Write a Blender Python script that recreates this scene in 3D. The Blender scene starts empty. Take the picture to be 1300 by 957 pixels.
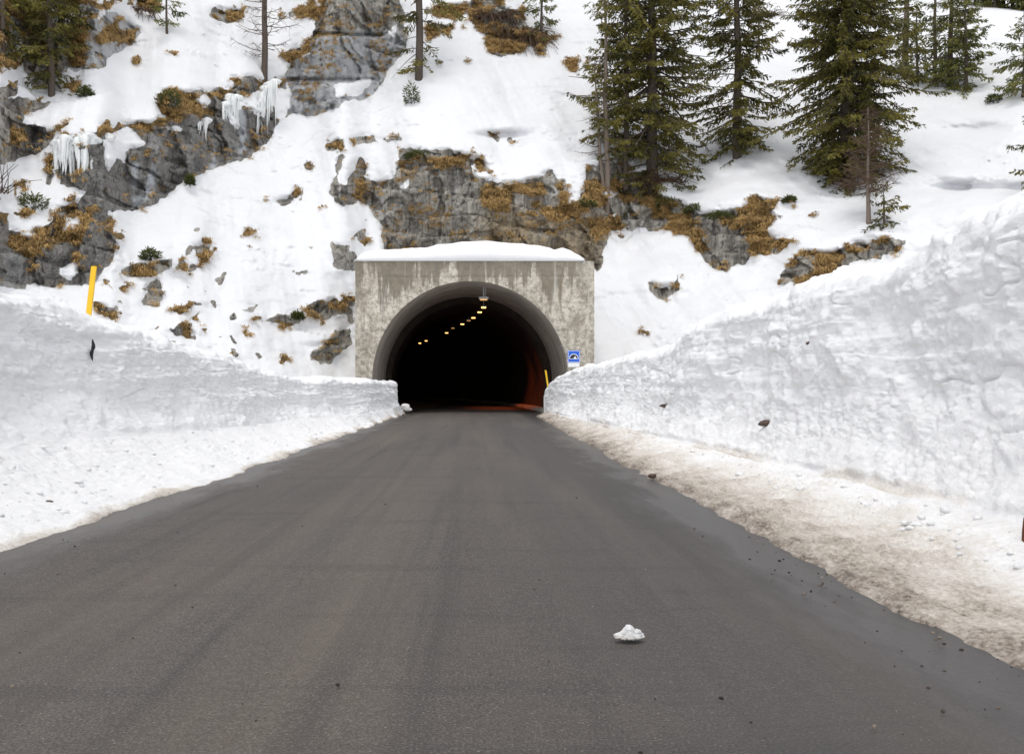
import bpy, math, random
import numpy as np
from mathutils import Vector
random.seed(7); RNG = np.random.default_rng(7)
R = math.radians
C = bpy.context.scene.collection
SC = bpy.context.scene

# ------------------------------------------------------------------ camera model (a real camera on the road, 1.35 m up, looking along +Y)
F, U0, V0, CAMH = 1264.0, 613.0, 492.0, 1.35
def ray(px, py, d):
    return Vector(((px - U0) / F * d, d, CAMH + (V0 - py) / F * d))

# ------------------------------------------------------------------ numpy noise
def _hash(ix, iy, iz, seed):
    h = (ix.astype(np.int64) * 374761393 + iy.astype(np.int64) * 668265263 + iz.astype(np.int64) * 2147483647 + seed * 974634547) & 0xFFFFFFFF
    h = ((h ^ (h >> 13)) * 1274126177) & 0xFFFFFFFF
    h = ((h ^ (h >> 15)) * 2246822519) & 0xFFFFFFFF
    return ((h ^ (h >> 16)) & 0xFFFFFF) / float(0xFFFFFF)
def vnoise(x, y, z, seed=0):
    x, y, z = np.broadcast_arrays(x, y, z)
    x0, y0, z0 = np.floor(x), np.floor(y), np.floor(z)
    fx, fy, fz = x - x0, y - y0, z - z0
    fx = fx * fx * fx * (fx * (fx * 6 - 15) + 10); fy = fy * fy * fy * (fy * (fy * 6 - 15) + 10); fz = fz * fz * fz * (fz * (fz * 6 - 15) + 10)
    r = 0
    for a in (0, 1):
        for b in (0, 1):
            for c in (0, 1):
                w = (fx if a else 1 - fx) * (fy if b else 1 - fy) * (fz if c else 1 - fz)
                r = r + w * _hash(x0 + a, y0 + b, z0 + c, seed)
    return r * 2 - 1
def fbm(x, y, z=0.0, o=4, seed=0, gain=.5):
    r, a, f, t = 0, 1., 1., 0
    for i in range(o):
        r = r + a * vnoise(np.asarray(x) * f + i * 17.3, np.asarray(y) * f - i * 9.1, np.asarray(z) * f + i * 4.7, seed + i)
        t += a; a *= gain; f *= 2.03
    return r / t
def ridged(x, y, z=0.0, o=4, seed=0):
    r, a, f, t = 0, 1., 1., 0
    for i in range(o):
        r = r + a * (1 - 2 * np.abs(vnoise(np.asarray(x) * f + i * 7.3, np.asarray(y) * f - i * 3.1, np.asarray(z) * f + i * 4.7, seed + i)))
        t += a; a *= .5; f *= 2.1
    return r / t
def blur(a, sx, sy):
    for ax, s in ((1, sx), (0, sy)):
        if s <= 0: continue
        n = int(3 * s + .5); k = np.exp(-.5 * (np.arange(-n, n + 1) / s) ** 2); k /= k.sum()
        p = np.pad(a, [(n, n) if i == ax else (0, 0) for i in (0, 1)], mode='edge')
        o = np.zeros_like(a)
        for i, w in enumerate(k):
            o += w * (p[:, i:i + a.shape[1]] if ax == 1 else p[i:i + a.shape[0], :])
        a = o
    return a
def sstep(a, b, x):
    t = np.clip((x - a) / (b - a), 0, 1); return t * t * (3 - 2 * t)

# ------------------------------------------------------------------ mesh helpers
class MB:
    def __init__(s): s.v = []; s.f = []; s.n = 0; s.att = {}
    def add(s, v, f, **att):
        v = np.asarray(v, dtype=np.float64).reshape(-1, 3)
        for q in (f if isinstance(f, list) and len(f) and isinstance(f[0], np.ndarray) and f[0].ndim == 2 else [np.asarray(f, dtype=np.int64)]):
            if q.size: s.f.append(q + s.n)
        for k, x in att.items(): s.att.setdefault(k, []).append(np.broadcast_to(np.asarray(x, dtype=np.float32), (len(v),)))
        s.v.append(v); s.n += len(v)
    def build(s, name, mat=None, parent=None, smooth=True, loc=None):
        v = np.concatenate(s.v) if s.v else np.zeros((0, 3))
        me = bpy.data.meshes.new(name)
        tot = sum(len(q) for q in s.f)
        me.vertices.add(len(v)); me.vertices.foreach_set('co', v.astype(np.float32).ravel())
        lens = np.concatenate([np.full(len(q), q.shape[1]) for q in s.f])
        idx = np.concatenate([q.ravel() for q in s.f])
        me.loops.add(len(idx)); me.loops.foreach_set('vertex_index', idx.astype(np.int32))
        me.polygons.add(tot)
        st = np.concatenate([[0], np.cumsum(lens)[:-1]])
        me.polygons.foreach_set('loop_start', st.astype(np.int32))
        me.polygons.foreach_set('loop_total', lens.astype(np.int32))
        me.polygons.foreach_set('use_smooth', np.full(tot, smooth))
        for k, lst in s.att.items():
            a = me.attributes.new(k, 'FLOAT', 'POINT'); a.data.foreach_set('value', np.concatenate(lst).astype(np.float32))
        me.update(calc_edges=True); me.validate()
        if mat: me.materials.append(mat)
        o = bpy.data.objects.new(name, me); C.objects.link(o)
        if parent: o.parent = parent
        if loc is not None: o.location = loc
        return o
    def box(s, x0, x1, y0, y1, z0, z1, **att):
        v = [(x, y, z) for z in (z0, z1) for y in (y0, y1) for x in (x0, x1)]
        f = [(0, 2, 3, 1), (4, 5, 7, 6), (0, 1, 5, 4), (2, 6, 7, 3), (0, 4, 6, 2), (1, 3, 7, 5)]
        s.add(v, f, **att)
    def tube(s, pts, rad, n=6, cap=True, **att):
        pts = np.asarray(pts, float); rad = np.broadcast_to(np.asarray(rad, float), (len(pts),))
        d = np.gradient(pts, axis=0); d /= np.linalg.norm(d, axis=1)[:, None] + 1e-9
        ref = np.where(np.abs(d[:, 2:3]) > .9, [[1., 0, 0]], [[0, 0, 1.]])
        a = np.cross(d, ref); a /= np.linalg.norm(a, axis=1)[:, None] + 1e-9
        b = np.cross(d, a)
        th = np.linspace(0, 2 * np.pi, n, endpoint=False)
        v = pts[:, None, :] + rad[:, None, None] * (np.cos(th)[None, :, None] * a[:, None, :] + np.sin(th)[None, :, None] * b[:, None, :])
        m = len(pts); i = np.arange(m - 1)[:, None] * n; j = np.arange(n)[None, :]; j2 = (j + 1) % n
        q = np.stack([i + j, i + j2, i + n + j2, i + n + j], -1).reshape(-1, 4)
        fs = [q]
        if cap: fs += [np.arange(n)[None, ::-1].copy(), (np.arange(n) + (m - 1) * n)[None, :]]
        s.add(v.reshape(-1, 3), fs, **att)
def grid_faces(ny, nx, keep=None):
    i = np.arange(ny - 1)[:, None] * nx; j = np.arange(nx - 1)[None, :]
    q = np.stack([i + j, i + j + 1, i + nx + j + 1, i + nx + j], -1).reshape(-1, 4)
    return q if keep is None else q[keep.ravel()]
def tag(o, label=None, cat=None, group=None, kind=None):
    if label: o['label'] = label
    if cat: o['category'] = cat
    if group: o['group'] = group
    if kind: o['kind'] = kind
    return o
def empty(name, loc, rz=0.):
    o = bpy.data.objects.new(name, None); C.objects.link(o); o.location = loc; o.rotation_euler = (0, 0, rz); o.empty_display_size = .2
    return o
def copy_tree(o, parent=None):
    c = o.copy(); C.objects.link(c); c.parent = parent
    for ch in list(o.children): copy_tree(ch, c)
    return c
_ico = {}
def ico(n):
    if n not in _ico:
        import bmesh
        b = bmesh.new(); bmesh.ops.create_icosphere(b, subdivisions=n, radius=1.)
        _ico[n] = (np.array([v.co[:] for v in b.verts]), np.array([[v.index for v in f.verts] for f in b.faces])); b.free()
    return _ico[n]
def lump(m, c, r, n=2, seed=0, rough=.25, fr=1.3, **att):
    v, f = ico(n)
    d = 1 + rough * fbm(v[:, 0] * fr + seed * 3.1, v[:, 1] * fr, v[:, 2] * fr, 3, seed)
    m.add(np.asarray(c) + v * d[:, None] * np.asarray(r), f, **att)

# ------------------------------------------------------------------ materials
class NT:
    def __init__(s, name):
        s.m = bpy.data.materials.new(name); s.m.use_nodes = True
        s.t = s.m.node_tree; s.t.nodes.clear()
        s.out = s.n('ShaderNodeOutputMaterial'); s.p = s.n('ShaderNodeBsdfPrincipled')
        s.l(s.p.outputs[0], s.out.inputs[0]); s._pos = None
    def n(s, t, **k):
        x = s.t.nodes.new(t)
        for a, b in k.items(): setattr(x, a, b)
        return x
    def l(s, a, b): s.t.links.new(a, b)
    def set(s, i, v):
        if hasattr(v, 'is_output'): s.l(v, i)
        else: i.default_value = v
    def pos(s):
        if not s._pos: s._pos = s.n('ShaderNodeNewGeometry').outputs['Position']
        return s._pos
    def obj(s): return s.n('ShaderNodeTexCoord').outputs['Object']
    def map(s, vec, sc):
        x = s.n('ShaderNodeMapping'); s.l(vec, x.inputs[0]); x.inputs['Scale'].default_value = sc; return x.outputs[0]
    def noise(s, vec, scale, detail=4., rough=.55, dist=0.):
        x = s.n('ShaderNodeTexNoise'); s.l(vec, x.inputs['Vector']); x.inputs['Scale'].default_value = scale
        x.inputs['Detail'].default_value = detail; x.inputs['Roughness'].default_value = rough; x.inputs['Distortion'].default_value = dist
        return x.outputs[0]
    def vor(s, vec, scale, feat='F1'):
        x = s.n('ShaderNodeTexVoronoi', feature=feat); s.l(vec, x.inputs['Vector']); x.inputs['Scale'].default_value = scale; return x
    def ramp(s, v, *st):
        x = s.n('ShaderNodeValToRGB'); e = x.color_ramp.elements
        while len(e) < len(st): e.new(.5)
        for i, (p, c) in enumerate(st):
            e[i].position = p; c = (c, c, c) if not hasattr(c, '__len__') else c; e[i].color = (*c, 1)
        s.l(v, x.inputs[0]); return x.outputs[0]
    def mix(s, f, a, b, bt='MIX'):
        x = s.n('ShaderNodeMix', data_type='RGBA', blend_type=bt); s.set(x.inputs[0], f)
        for i, v in ((6, a), (7, b)):
            if not hasattr(v, 'is_output'): v = (*v, 1) if hasattr(v, '__len__') else (v, v, v, 1)
            s.set(x.inputs[i], v)
        return x.outputs[2]
    def math(s, op, a, b=0., c=0., clamp=False):
        x = s.n('ShaderNodeMath', operation=op, use_clamp=clamp); s.set(x.inputs[0], a); s.set(x.inputs[1], b); s.set(x.inputs[2], c); return x.outputs[0]
    def att(s, name): return s.n('ShaderNodeAttribute', attribute_name=name).outputs['Fac']
    def bump(s, h, dist, strength=1., nrm=None):
        x = s.n('ShaderNodeBump'); x.inputs['Distance'].default_value = dist; s.set(x.inputs['Strength'], strength); s.l(h, x.inputs['Height'])
        if nrm: s.l(nrm, x.inputs['Normal'])
        return x.outputs[0]
    def fin(s, col, rough=.8, nrm=None, spec=.3, **k):
        s.set(s.p.inputs['Base Color'], col if hasattr(col, 'is_output') else (*col, 1)); s.set(s.p.inputs['Roughness'], rough)
        s.set(s.p.inputs['Specular IOR Level'], spec)
        if nrm: s.l(nrm, s.p.inputs['Normal'])
        for a, b in k.items(): s.set(s.p.inputs[a.replace('_', ' ')], b)
        return s.m
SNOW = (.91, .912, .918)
def simple(name, col, rough=.6, spec=.4, var=.12, sc=6., **k):
    t = NT(name); n = t.noise(t.obj(), sc)
    return t.fin(t.mix(n, tuple(c * (1 - var) for c in col), tuple(min(1, c * (1 + var)) for c in col)), rough, None, spec, **k)

def m_snowbank():
    t = NT('bank_snow'); P = t.pos()
    dirt = t.att('dirt'); grime = t.att('grime')
    n1 = t.noise(P, 2.2, 6, .6); n2 = t.noise(P, 14, 5, .65); n3 = t.noise(P, 60, 4, .7)
    nd0 = t.noise(t.map(P, (1.6, .5, 1.6)), 3., 5, .7); nd = t.math('ADD', t.math('MULTIPLY', nd0, .5), t.math('MULTIPLY', t.noise(t.map(P, (1.3, .8, 1.3)), 24., 5, .75), .5))
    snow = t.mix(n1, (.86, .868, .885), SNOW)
    snow = t.mix(t.math('MULTIPLY', grime, t.ramp(nd, (.42, 0.), (.7, .8))), snow, (.66, .61, .54))
    d = t.math('MULTIPLY_ADD', t.math('SUBTRACT', nd, .5), 1.9, dirt)
    dcol = t.ramp(d, (.12, SNOW), (.40, (.78, .745, .70)), (.66, (.58, .525, .465)), (.88, (.33, .28, .235)), (1., (.15, .122, .10)))
    c = t.mix(t.math('MULTIPLY', t.math('SUBTRACT', dirt, .03), 9., clamp=True), snow, dcol)
    sp = t.ramp(t.vor(P, 26).outputs['Distance'], (.05, 1.), (.12, 0.))
    spk = t.math('MULTIPLY', sp, t.ramp(t.noise(P, 5., 3), (.6, 0.), (.66, 1.)))
    c = t.mix(t.math('MULTIPLY', spk, t.math('MULTIPLY_ADD', dirt, 1.5, .18, clamp=True)), c, (.16, .12, .09))
    n4 = t.noise(t.map(P, (1., 1., 2.2)), 5., 7, .72, .4); b = t.bump(n1, .03, .4); b = t.bump(n4, .035, .8, b); b = t.bump(n2, .016, .9, b); b = t.bump(n3, .009, 1., b)
    return t.fin(c, t.math('MULTIPLY_ADD', dirt, -.2, .75), b, .25)

def m_hill():
    t = NT('hillside_rock_and_snow'); P = t.pos()
    sn, gr, tan, ice = t.att('snow'), t.att('grass'), t.att('tan'), t.att('ice')
    Pz = t.map(P, (1., .6, .22))
    n0 = t.noise(P, .35, 5, .6); n1 = t.noise(Pz, .9, 8, .68, .3); n2 = t.noise(P, 2.2, 8, .7); nf = t.noise(P, 9., 5, .7)
    strk = t.noise(t.map(P, (1.6, .3, .09)), 1.2, 6, .68)
    rock = t.ramp(n1, (.28, (.085, .08, .073)), (.41, (.25, .232, .205)), (.53, (.40, .375, .33)), (.70, (.58, .545, .485)))
    rock = t.mix(t.math('MULTIPLY', t.ramp(strk, (.54, 0.), (.62, 1.)), .8), rock, t.mix(n2, (.42, .415, .40), (.60, .595, .575)))
    rock = t.mix(t.math('MULTIPLY', t.ramp(strk, (.36, 1.), (.46, 0.)), .75), rock, (.045, .045, .048))
    dark = t.mix(n2, (.062, .065, .072), (.20, .198, .20))
    rock = t.mix(t.math('MULTIPLY', tan, -.55, clamp=True), rock, dark)
    tanc = t.ramp(n2, (.3, (.13, .105, .075)), (.5, (.33, .26, .165)), (.7, (.46, .385, .27)))
    rock = t.mix(t.math('MULTIPLY', tan, t.ramp(n0, (.35, .5), (.55, 1.)), clamp=True), rock, tanc)
    crk = t.vor(t.map(P, (.9, .7, .5)), .9, 'DISTANCE_TO_EDGE'); 
    ck = t.ramp(t.math('ADD', crk.outputs['Distance'], t.math('MULTIPLY_ADD', n2, .3, -.15)), (.0, 1.), (.035, 0.))
    rock = t.mix(t.math('MULTIPLY', ck, .6), rock, (.03, .03, .03)); rock = t.mix(t.ramp(nf, (.32, .7), (.5, 0.)), rock, (.05, .05, .052)); rock = t.mix(t.ramp(nf, (.56, 0.), (.72, .5)), rock, (.42, .41, .39))
    rock = t.mix(t.math('MULTIPLY', ice, t.ramp(n2, (.3, .5), (.5, 1.))), rock, (.50, .52, .55))
    # moss / dead grass staining between the blades
    turf = t.ramp(n2, (.3, (.09, .065, .036)), (.55, (.23, .155, .07)), (.75, (.36, .255, .125)))
    g = t.ramp(t.math('ADD', gr, t.math('MULTIPLY_ADD', n2, .9, -.45)), (.38, 0.), (.55, 1.))
    base = t.mix(g, rock, turf)
    s = t.ramp(t.math('ADD', sn, t.math('MULTIPLY_ADD', n2, .7, -.35)), (.42, 0.), (.54, 1.))
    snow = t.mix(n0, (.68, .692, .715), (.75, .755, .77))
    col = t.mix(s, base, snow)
    b = t.bump(n1, .4, t.math('MULTIPLY_ADD', s, -.93, 1.)); b = t.bump(n2, .16, t.math('MULTIPLY_ADD', s, -.72, 1.), b); b = t.bump(nf, .04, t.math('MULTIPLY_ADD', s, -.6, 1.), b)
    return t.fin(col, .85, b, .2)

def m_asphalt():
    t = NT('worn_asphalt'); P = t.pos()
    Pl = t.map(P, (1., .035, 1.))
    st = t.noise(Pl, 1.3, 5, .6); big = t.noise(P, .35, 4, .55); f1 = t.noise(P, 75, 3, .8); f2 = t.noise(P, 16, 5, .75)
    c = t.mix(t.ramp(st, (.3, 0.), (.7, 1.)), (.074, .065, .060), (.120, .105, .096))
    c = t.mix(t.ramp(big, (.35, 0.), (.7, .6)), c, (.118, .100, .086)); s2 = t.noise(t.map(P, (1., .02, 1.)), 3.2, 4, .6); c = t.mix(t.ramp(s2, (.52, 0.), (.66, .6)), c, (.05, .045, .043)); s3 = t.noise(t.map(P, (.25, 1.6, 1.)), 1.3, 5, .65); c = t.mix(t.ramp(s3, (.54, 0.), (.64, .5)), c, (.05, .046, .046))
    c = t.mix(t.ramp(f1, (.36, .85), (.50, 0.)), c, (.026, .023, .022)); c = t.mix(t.ramp(f1, (.54, 0.), (.68, .75)), c, (.27, .235, .20)); c = t.mix(t.ramp(f2, (.35, .45), (.55, 0.)), c, (.05, .043, .04))
    v = t.vor(P, 34); spk = t.math('MULTIPLY', t.ramp(v.outputs['Distance'], (.10, 1.), (.17, 0.)), t.ramp(v.outputs['Color'], (.72, 0.), (.78, 1.)))
    c = t.mix(t.math('MULTIPLY', spk, .95), c, (.33, .30, .26))
    v2 = t.vor(P, 21); spk2 = t.math('MULTIPLY', t.ramp(v2.outputs['Distance'], (.10, 1.), (.16, 0.)), t.ramp(v2.outputs['Color'], (.7, 0.), (.76, 1.)))
    c = t.mix(t.math('MULTIPLY', spk2, .8), c, (.03, .028, .026))
    x = t.n('ShaderNodeSeparateXYZ'); t.l(P, x.inputs[0]); X = x.outputs[0]
    wn = t.noise(t.map(P, (1., .25, 1.)), 1.6, 5, .6)
    e1 = t.math('ADD', X, t.math('MULTIPLY_ADD', wn, 1.6, -.8)); 
    wr = t.ramp(t.math('MULTIPLY_ADD', e1, .5, -.35, clamp=True), (.50, 0.), (.78, 1.))
    e2 = t.math('SUBTRACT', t.math('MULTIPLY_ADD', wn, 1.4, -.7), X)
    wl = t.ramp(t.math('MULTIPLY_ADD', e2, .5, -1.0, clamp=True), (.60, 0.), (.85, 1.))
    wet = t.math('MAXIMUM', wr, wl); cool = t.ramp(t.math('MULTIPLY_ADD', e1, .25, .25, clamp=True), (.25, 0.), (.6, .5))
    c = t.mix(cool, c, (.060, .058, .060))
    c = t.mix(t.math('MULTIPLY', wet, .55), c, (.050, .047, .047))
    # brown dirt tracked along the edges and out of the tunnel
    dn = t.noise(t.map(P, (1., .07, 1.)), .9, 5, .6)
    c = t.mix(t.ramp(dn, (.48, 0.), (.70, .35)), c, (.17, .14, .11))
    rough = t.math('MULTIPLY_ADD', wet, -.38, .72)
    b = t.bump(f1, .006, .9); b = t.bump(f2, .01, .5, b)
    return t.fin(c, rough, b, .35)

def m_concrete(lining=False):
    t = NT('tunnel_lining_concrete' if lining else 'weathered_concrete'); P = t.pos()
    x = t.n('ShaderNodeSeparateXYZ'); t.l(P, x.inputs[0])
    n1 = t.noise(t.map(P, (1., 1., .7)), .9, 8, .72, .4); n2 = t.noise(P, 4., 7, .75, .3); nf = t.noise(P, 22., 4, .75)
    if lining:
        band = t.noise(t.map(P, (.12, 3.2, .12)), 1.6, 5, .6)
        c = t.ramp(band, (.3, (.27, .235, .205)), (.5, (.50, .45, .40)), (.68, (.68, .63, .57)))
        c = t.mix(t.ramp(n1, (.4, .0), (.7, .6)), c, (.16, .135, .11))
        b = t.bump(band, .08, .8); b = t.bump(n2, .02, .6, b)
        return t.fin(c, .85, b, .25)
    c = t.ramp(n1, (.30, (.20, .176, .14)), (.40, (.37, .332, .268)), (.51, (.52, .472, .395)), (.66, (.68, .635, .555)))
    c = t.mix(t.ramp(n2, (.40, .75), (.54, 0.)), c, (.19, .178, .15)); c = t.mix(t.ramp(n2, (.55, 0.), (.66, .6)), c, (.66, .625, .56)); c = t.mix(t.ramp(nf, (.3, .5), (.5, 0.)), c, (.20, .19, .17))
    # water runs down from the coping
    run = t.noise(t.map(P, (1., 1., .10)), 1.0, 5, .65)
    up = t.math('MULTIPLY_ADD', x.outputs[2], .30, -1.66)          # about 0 at 5.5 m, 0.7 at the top
    wet = t.ramp(t.math('ADD', run, t.math('MULTIPLY', up, .20)), (.56, 0.), (.60, 1.))
    c = t.mix(t.math('MULTIPLY', wet, .85), c, t.mix(n2, (.14, .118, .085), (.225, .195, .148)))
    run2 = t.noise(t.map(P, (1., 1., .05)), 2.6, 4, .6)
    pale = t.ramp(run2, (.60, 0.), (.68, 1.))
    c = t.mix(t.math('MULTIPLY', pale, .55), c, (.56, .54, .49))
    dk = t.ramp(t.noise(t.map(P, (1., 1., .16)), 1.9, 5, .65), (.34, 1.), (.44, 0.))
    c = t.mix(t.math('MULTIPLY', dk, .5), c, (.15, .145, .13))
    w = t.n('ShaderNodeTexWave', wave_type='BANDS', bands_direction='Z'); t.l(P, w.inputs[0]); w.inputs['Scale'].default_value = .22
    w.inputs['Distortion'].default_value = .6; w.inputs['Detail'].default_value = 1.
    ln = t.ramp(w.outputs[1], (.0, 1.), (.05, 0.))
    c = t.mix(t.math('MULTIPLY', ln, .10), c, (.15, .14, .12))
    b = t.bump(ln, -.02, .8); b = t.bump(n2, .03, .7, b); b = t.bump(nf, .008, .8, b)
    return t.fin(c, .85, b, .25)

def m_leaf(name, dark, light, brown=(.11, .07, .03)):
    t = NT(name); a = t.att('tone')
    c = t.ramp(a, (0., dark), (.72, light), (.9, light), (1., brown))
    t.fin(c, .6, None, .25)
    tr = t.n('ShaderNodeBsdfTranslucent'); t.l(c, tr.inputs[0])
    mx = t.n('ShaderNodeMixShader'); mx.inputs[0].default_value = .25
    t.l(t.p.outputs[0], mx.inputs[1]); t.l(tr.outputs[0], mx.inputs[2]); t.l(mx.outputs[0], t.out.inputs[0])
    return t.m
def m_bark(name, a, b):
    t = NT(name); n = t.noise(t.map(t.obj(), (6, 6, 1.2)), 3., 6, .7)
    return t.fin(t.mix(n, a, b), .9, t.bump(n, .03, .8), .15)
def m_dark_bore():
    t = NT('gloom_dark_tunnel_rock'); n = t.noise(t.pos(), 1.4, 7, .65)
    return t.fin(t.mix(n, (.018, .014, .012), (.075, .055, .042)), .9, t.bump(n, .3, .8), .2)  # near-black rock colour, the unlit tunnel's gloom is put into it
def m_ice():
    t = NT('yellowish_ice'); n = t.noise(t.obj(), 4., 4, .6)
    return t.fin(t.mix(n, (.70, .735, .74), (.88, .89, .88)), .2, t.bump(n, .05, .5), .5, Transmission_Weight=.1)
def m_emit(name, col, st):
    t = NT(name); return t.fin(col, .4, None, .3, **{'Emission_Color': (*col, 1), 'Emission_Strength': st})

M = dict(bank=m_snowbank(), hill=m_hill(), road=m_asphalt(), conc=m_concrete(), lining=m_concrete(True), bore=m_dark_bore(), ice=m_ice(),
         spruce=m_leaf('spruce_needles', (.016, .020, .005), (.215, .19, .044)),
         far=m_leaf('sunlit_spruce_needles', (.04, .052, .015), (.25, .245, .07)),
         shrub=m_leaf('dwarf_pine_needles', (.018, .026, .008), (.10, .11, .03)),
         dead=m_leaf('dead_twigs', (.055, .036, .026), (.16, .105, .072), (.16, .09, .05)),
         grass=m_leaf('dry_orange_grass', (.12, .075, .030), (.56, .375, .155), (.60, .46, .27)),
         bark=m_bark('spruce_bark', (.045, .035, .028), (.15, .12, .10)),
         palebark=m_bark('pale_bark', (.10, .075, .06), (.27, .22, .18)),
         yellow=simple('yellow_paint', (.80, .47, .012), .45, .4), black=simple('black_plastic', (.012, .012, .016), .6),
         blue=simple('blue_sign_enamel', (.01, .11, .62), .35), white=simple('white_sign_paint', (.78, .79, .80), .4, .4, .04),
         galv=simple('galvanised_steel', (.36, .37, .38), .45, .5), rust=simple('rusty_brown_post', (.13, .05, .025), .85, .2, .5, 20.),
         stone=simple('wet_dark_stone', (.10, .07, .055), .7, .3, .4, 12.), lamp=m_emit('sodium_lamp_glass', (1., .50, .13), 2.6),
         dimlamp=m_emit('failing_lamp_glass', (1., .55, .2), .25))

# ------------------------------------------------------------------ hillside: what covers it where (traced zones), then slope -> depth
XS = np.concatenate([np.linspace(-460, 0, 120)[:-1], np.arange(0, 1300, 1.7), np.linspace(1300, 1780, 120)])
YS = np.concatenate([np.arange(545, 0, -1.7), np.linspace(0, -300, 100)])
PX, PY = np.meshgrid(XS, YS)
NYY, NXX = PX.shape
WX = PX + 7 * fbm(PX / 26, PY / 26, 0, 4, 11) + 3.0 * fbm(PX / 6, PY / 6, 0, 3, 12)
WY = PY + 7 * fbm(PX / 26, PY / 26, 5, 4, 21) + 3.0 * fbm(PX / 6, PY / 6, 5, 3, 22)
SYS = dict(A=(0, 0, 2.99), B=(400, 0, 2.99), C=(820, 0, 2.708), D=(700, 200, 4.785), E=(960, 150, 4.558), F=(0, 180, 5.318),
           G=(120, 290, 3.8235), H=(260, 160, 5.318), I=(0, 0, 5.417), J=(560, 0, 6.5), S=(0, 0, 1.))
def conv(sys, pts):
    ox, oy, s = SYS[sys]; return [(ox + x / s, oy + y / s) for x, y in pts]
def inside(poly):
    xs = [p[0] for p in poly]; ys = [p[1] for p in poly]
    r = np.zeros(PX.shape, bool)
    bb = (WX >= min(xs)) & (WX <= max(xs)) & (WY >= min(ys)) & (WY <= max(ys))
    x, y = WX[bb], WY[bb]; c = np.zeros(x.shape, bool); n = len(poly)
    for i in range(n):
        x1, y1 = poly[i]; x2, y2 = poly[(i + 1) % n]
        if y1 == y2: continue
        c ^= ((y1 > y) != (y2 > y)) & (x < (x2 - x1) * (y - y1) / (y2 - y1) + x1)
    r[bb] = c; return r
ROCK = np.zeros(PX.shape); GRASS = np.zeros(PX.shape); TAN = np.zeros(PX.shape); ICE = np.zeros(PX.shape)
nz = fbm(PX / 20, PY / 15, 3, 4, 31); nz2 = fbm(PX / 13, PY / 22, 9, 4, 41)
def paint(kind, sys, *polys):
    for p in polys:
        m = inside(conv(sys, p))
        if kind == 'r': ROCK[m] = 1; GRASS[m] = 0
        elif kind == 'g': ROCK[m] = (nz2[m] < .34) | (ROCK[m] > 0); GRASS[m] = (nz[m] > -.10) & (nz2[m] < .30)
        elif kind == 'm': ROCK[m] = 1; GRASS[m] = (nz[m] > .02)
        elif kind == 'x': ROCK[m] = (nz2[m] < .30); GRASS[m] = (nz[m] > .12) & (nz2[m] < .30)
        elif kind == 's': ROCK[m] = 0; GRASS[m] = 0
        elif kind == 'i': ROCK[m] = 1; GRASS[m] = 0; ICE[m] = 1
        elif kind == 'k': TAN[m] = -1
        elif kind == 't': TAN[m] = 1
        elif kind == 'p': TAN[m] = 0; ICE[m] = .7
# above / beside the frame the same kind of ground carries on
ext = (PY < -4) | (PX < -6) | (PX > 1306)
e1 = fbm(PX / 90, PY / 70, 2, 4, 51)
rk = ext & (e1 > .12) & (PX < 820); ROCK[rk] = 1; GRASS[rk & (nz > .1)] = 1
# upper left crag with trees
paint('x', 'A', [(-60, -40), (330, -40), (330, 270), (260, 270), (100, 310), (100, 250), (30, 290), (-60, 320)])
paint('s', 'I', [(340, 215), (430, 110), (440, 60), (520, 30), (600, 10), (590, 90), (500, 160), (400, 230)], [(0, 480), (100, 480), (180, 540), (0, 600)], [(350, 600), (430, 520), (560, 480), (600, 540), (420, 620)], [(80, 350), (140, 310), (150, 350), (90, 370)])
paint('r', 'I', [(180, 460), (210, 400), (420, 380), (430, 500), (370, 560), (270, 600), (190, 560)], [(560, 300), (610, 80), (720, 60), (850, 110), (960, 250), (850, 340), (740, 400), (720, 450), (590, 490), (565, 450)])
paint('m', 'I', [(430, 330), (440, 200), (510, 100), (600, 80), (590, 300), (560, 460), (490, 500)], [(640, 250), (700, 180), (850, 120), (960, 220), (940, 260), (860, 300), (780, 330), (680, 310)])
paint('g', 'I', [(600, 0), (1100, -10), (1100, 80), (1050, 120), (960, 60), (860, 30), (770, 40), (620, 120), (580, 100)], [(0, 590), (180, 570), (180, 630), (110, 660), (0, 690)], [(150, 690), (350, 640), (410, 640), (360, 690), (250, 730), (150, 720)], [(410, 610), (520, 580), (580, 590), (500, 640)], [(520, 530), (560, 520), (550, 555)], [(885, 450), (990, 415), (1005, 460)], [(1145, 370), (1270, 345), (1190, 390)])
paint('s', 'I', [(650, 90), (690, 50), (720, 60), (670, 110)])
paint('p', 'I', [(560, 300), (610, 60), (720, 40), (960, 60), (960, 250), (850, 340), (740, 400), (590, 490), (480, 500), (480, 300)])
# ledge on the far left
paint('r', 'A', [(-80, 380), (100, 370), (200, 385), (90, 440), (75, 470), (170, 480), (205, 520), (170, 570), (60, 615), (-80, 640)])
paint('g', 'A', [(-60, 400), (30, 390), (20, 415), (-60, 430)], [(30, 490), (130, 480), (140, 500), (40, 550)], [(180, 500), (270, 450), (260, 470), (200, 505)])
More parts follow.
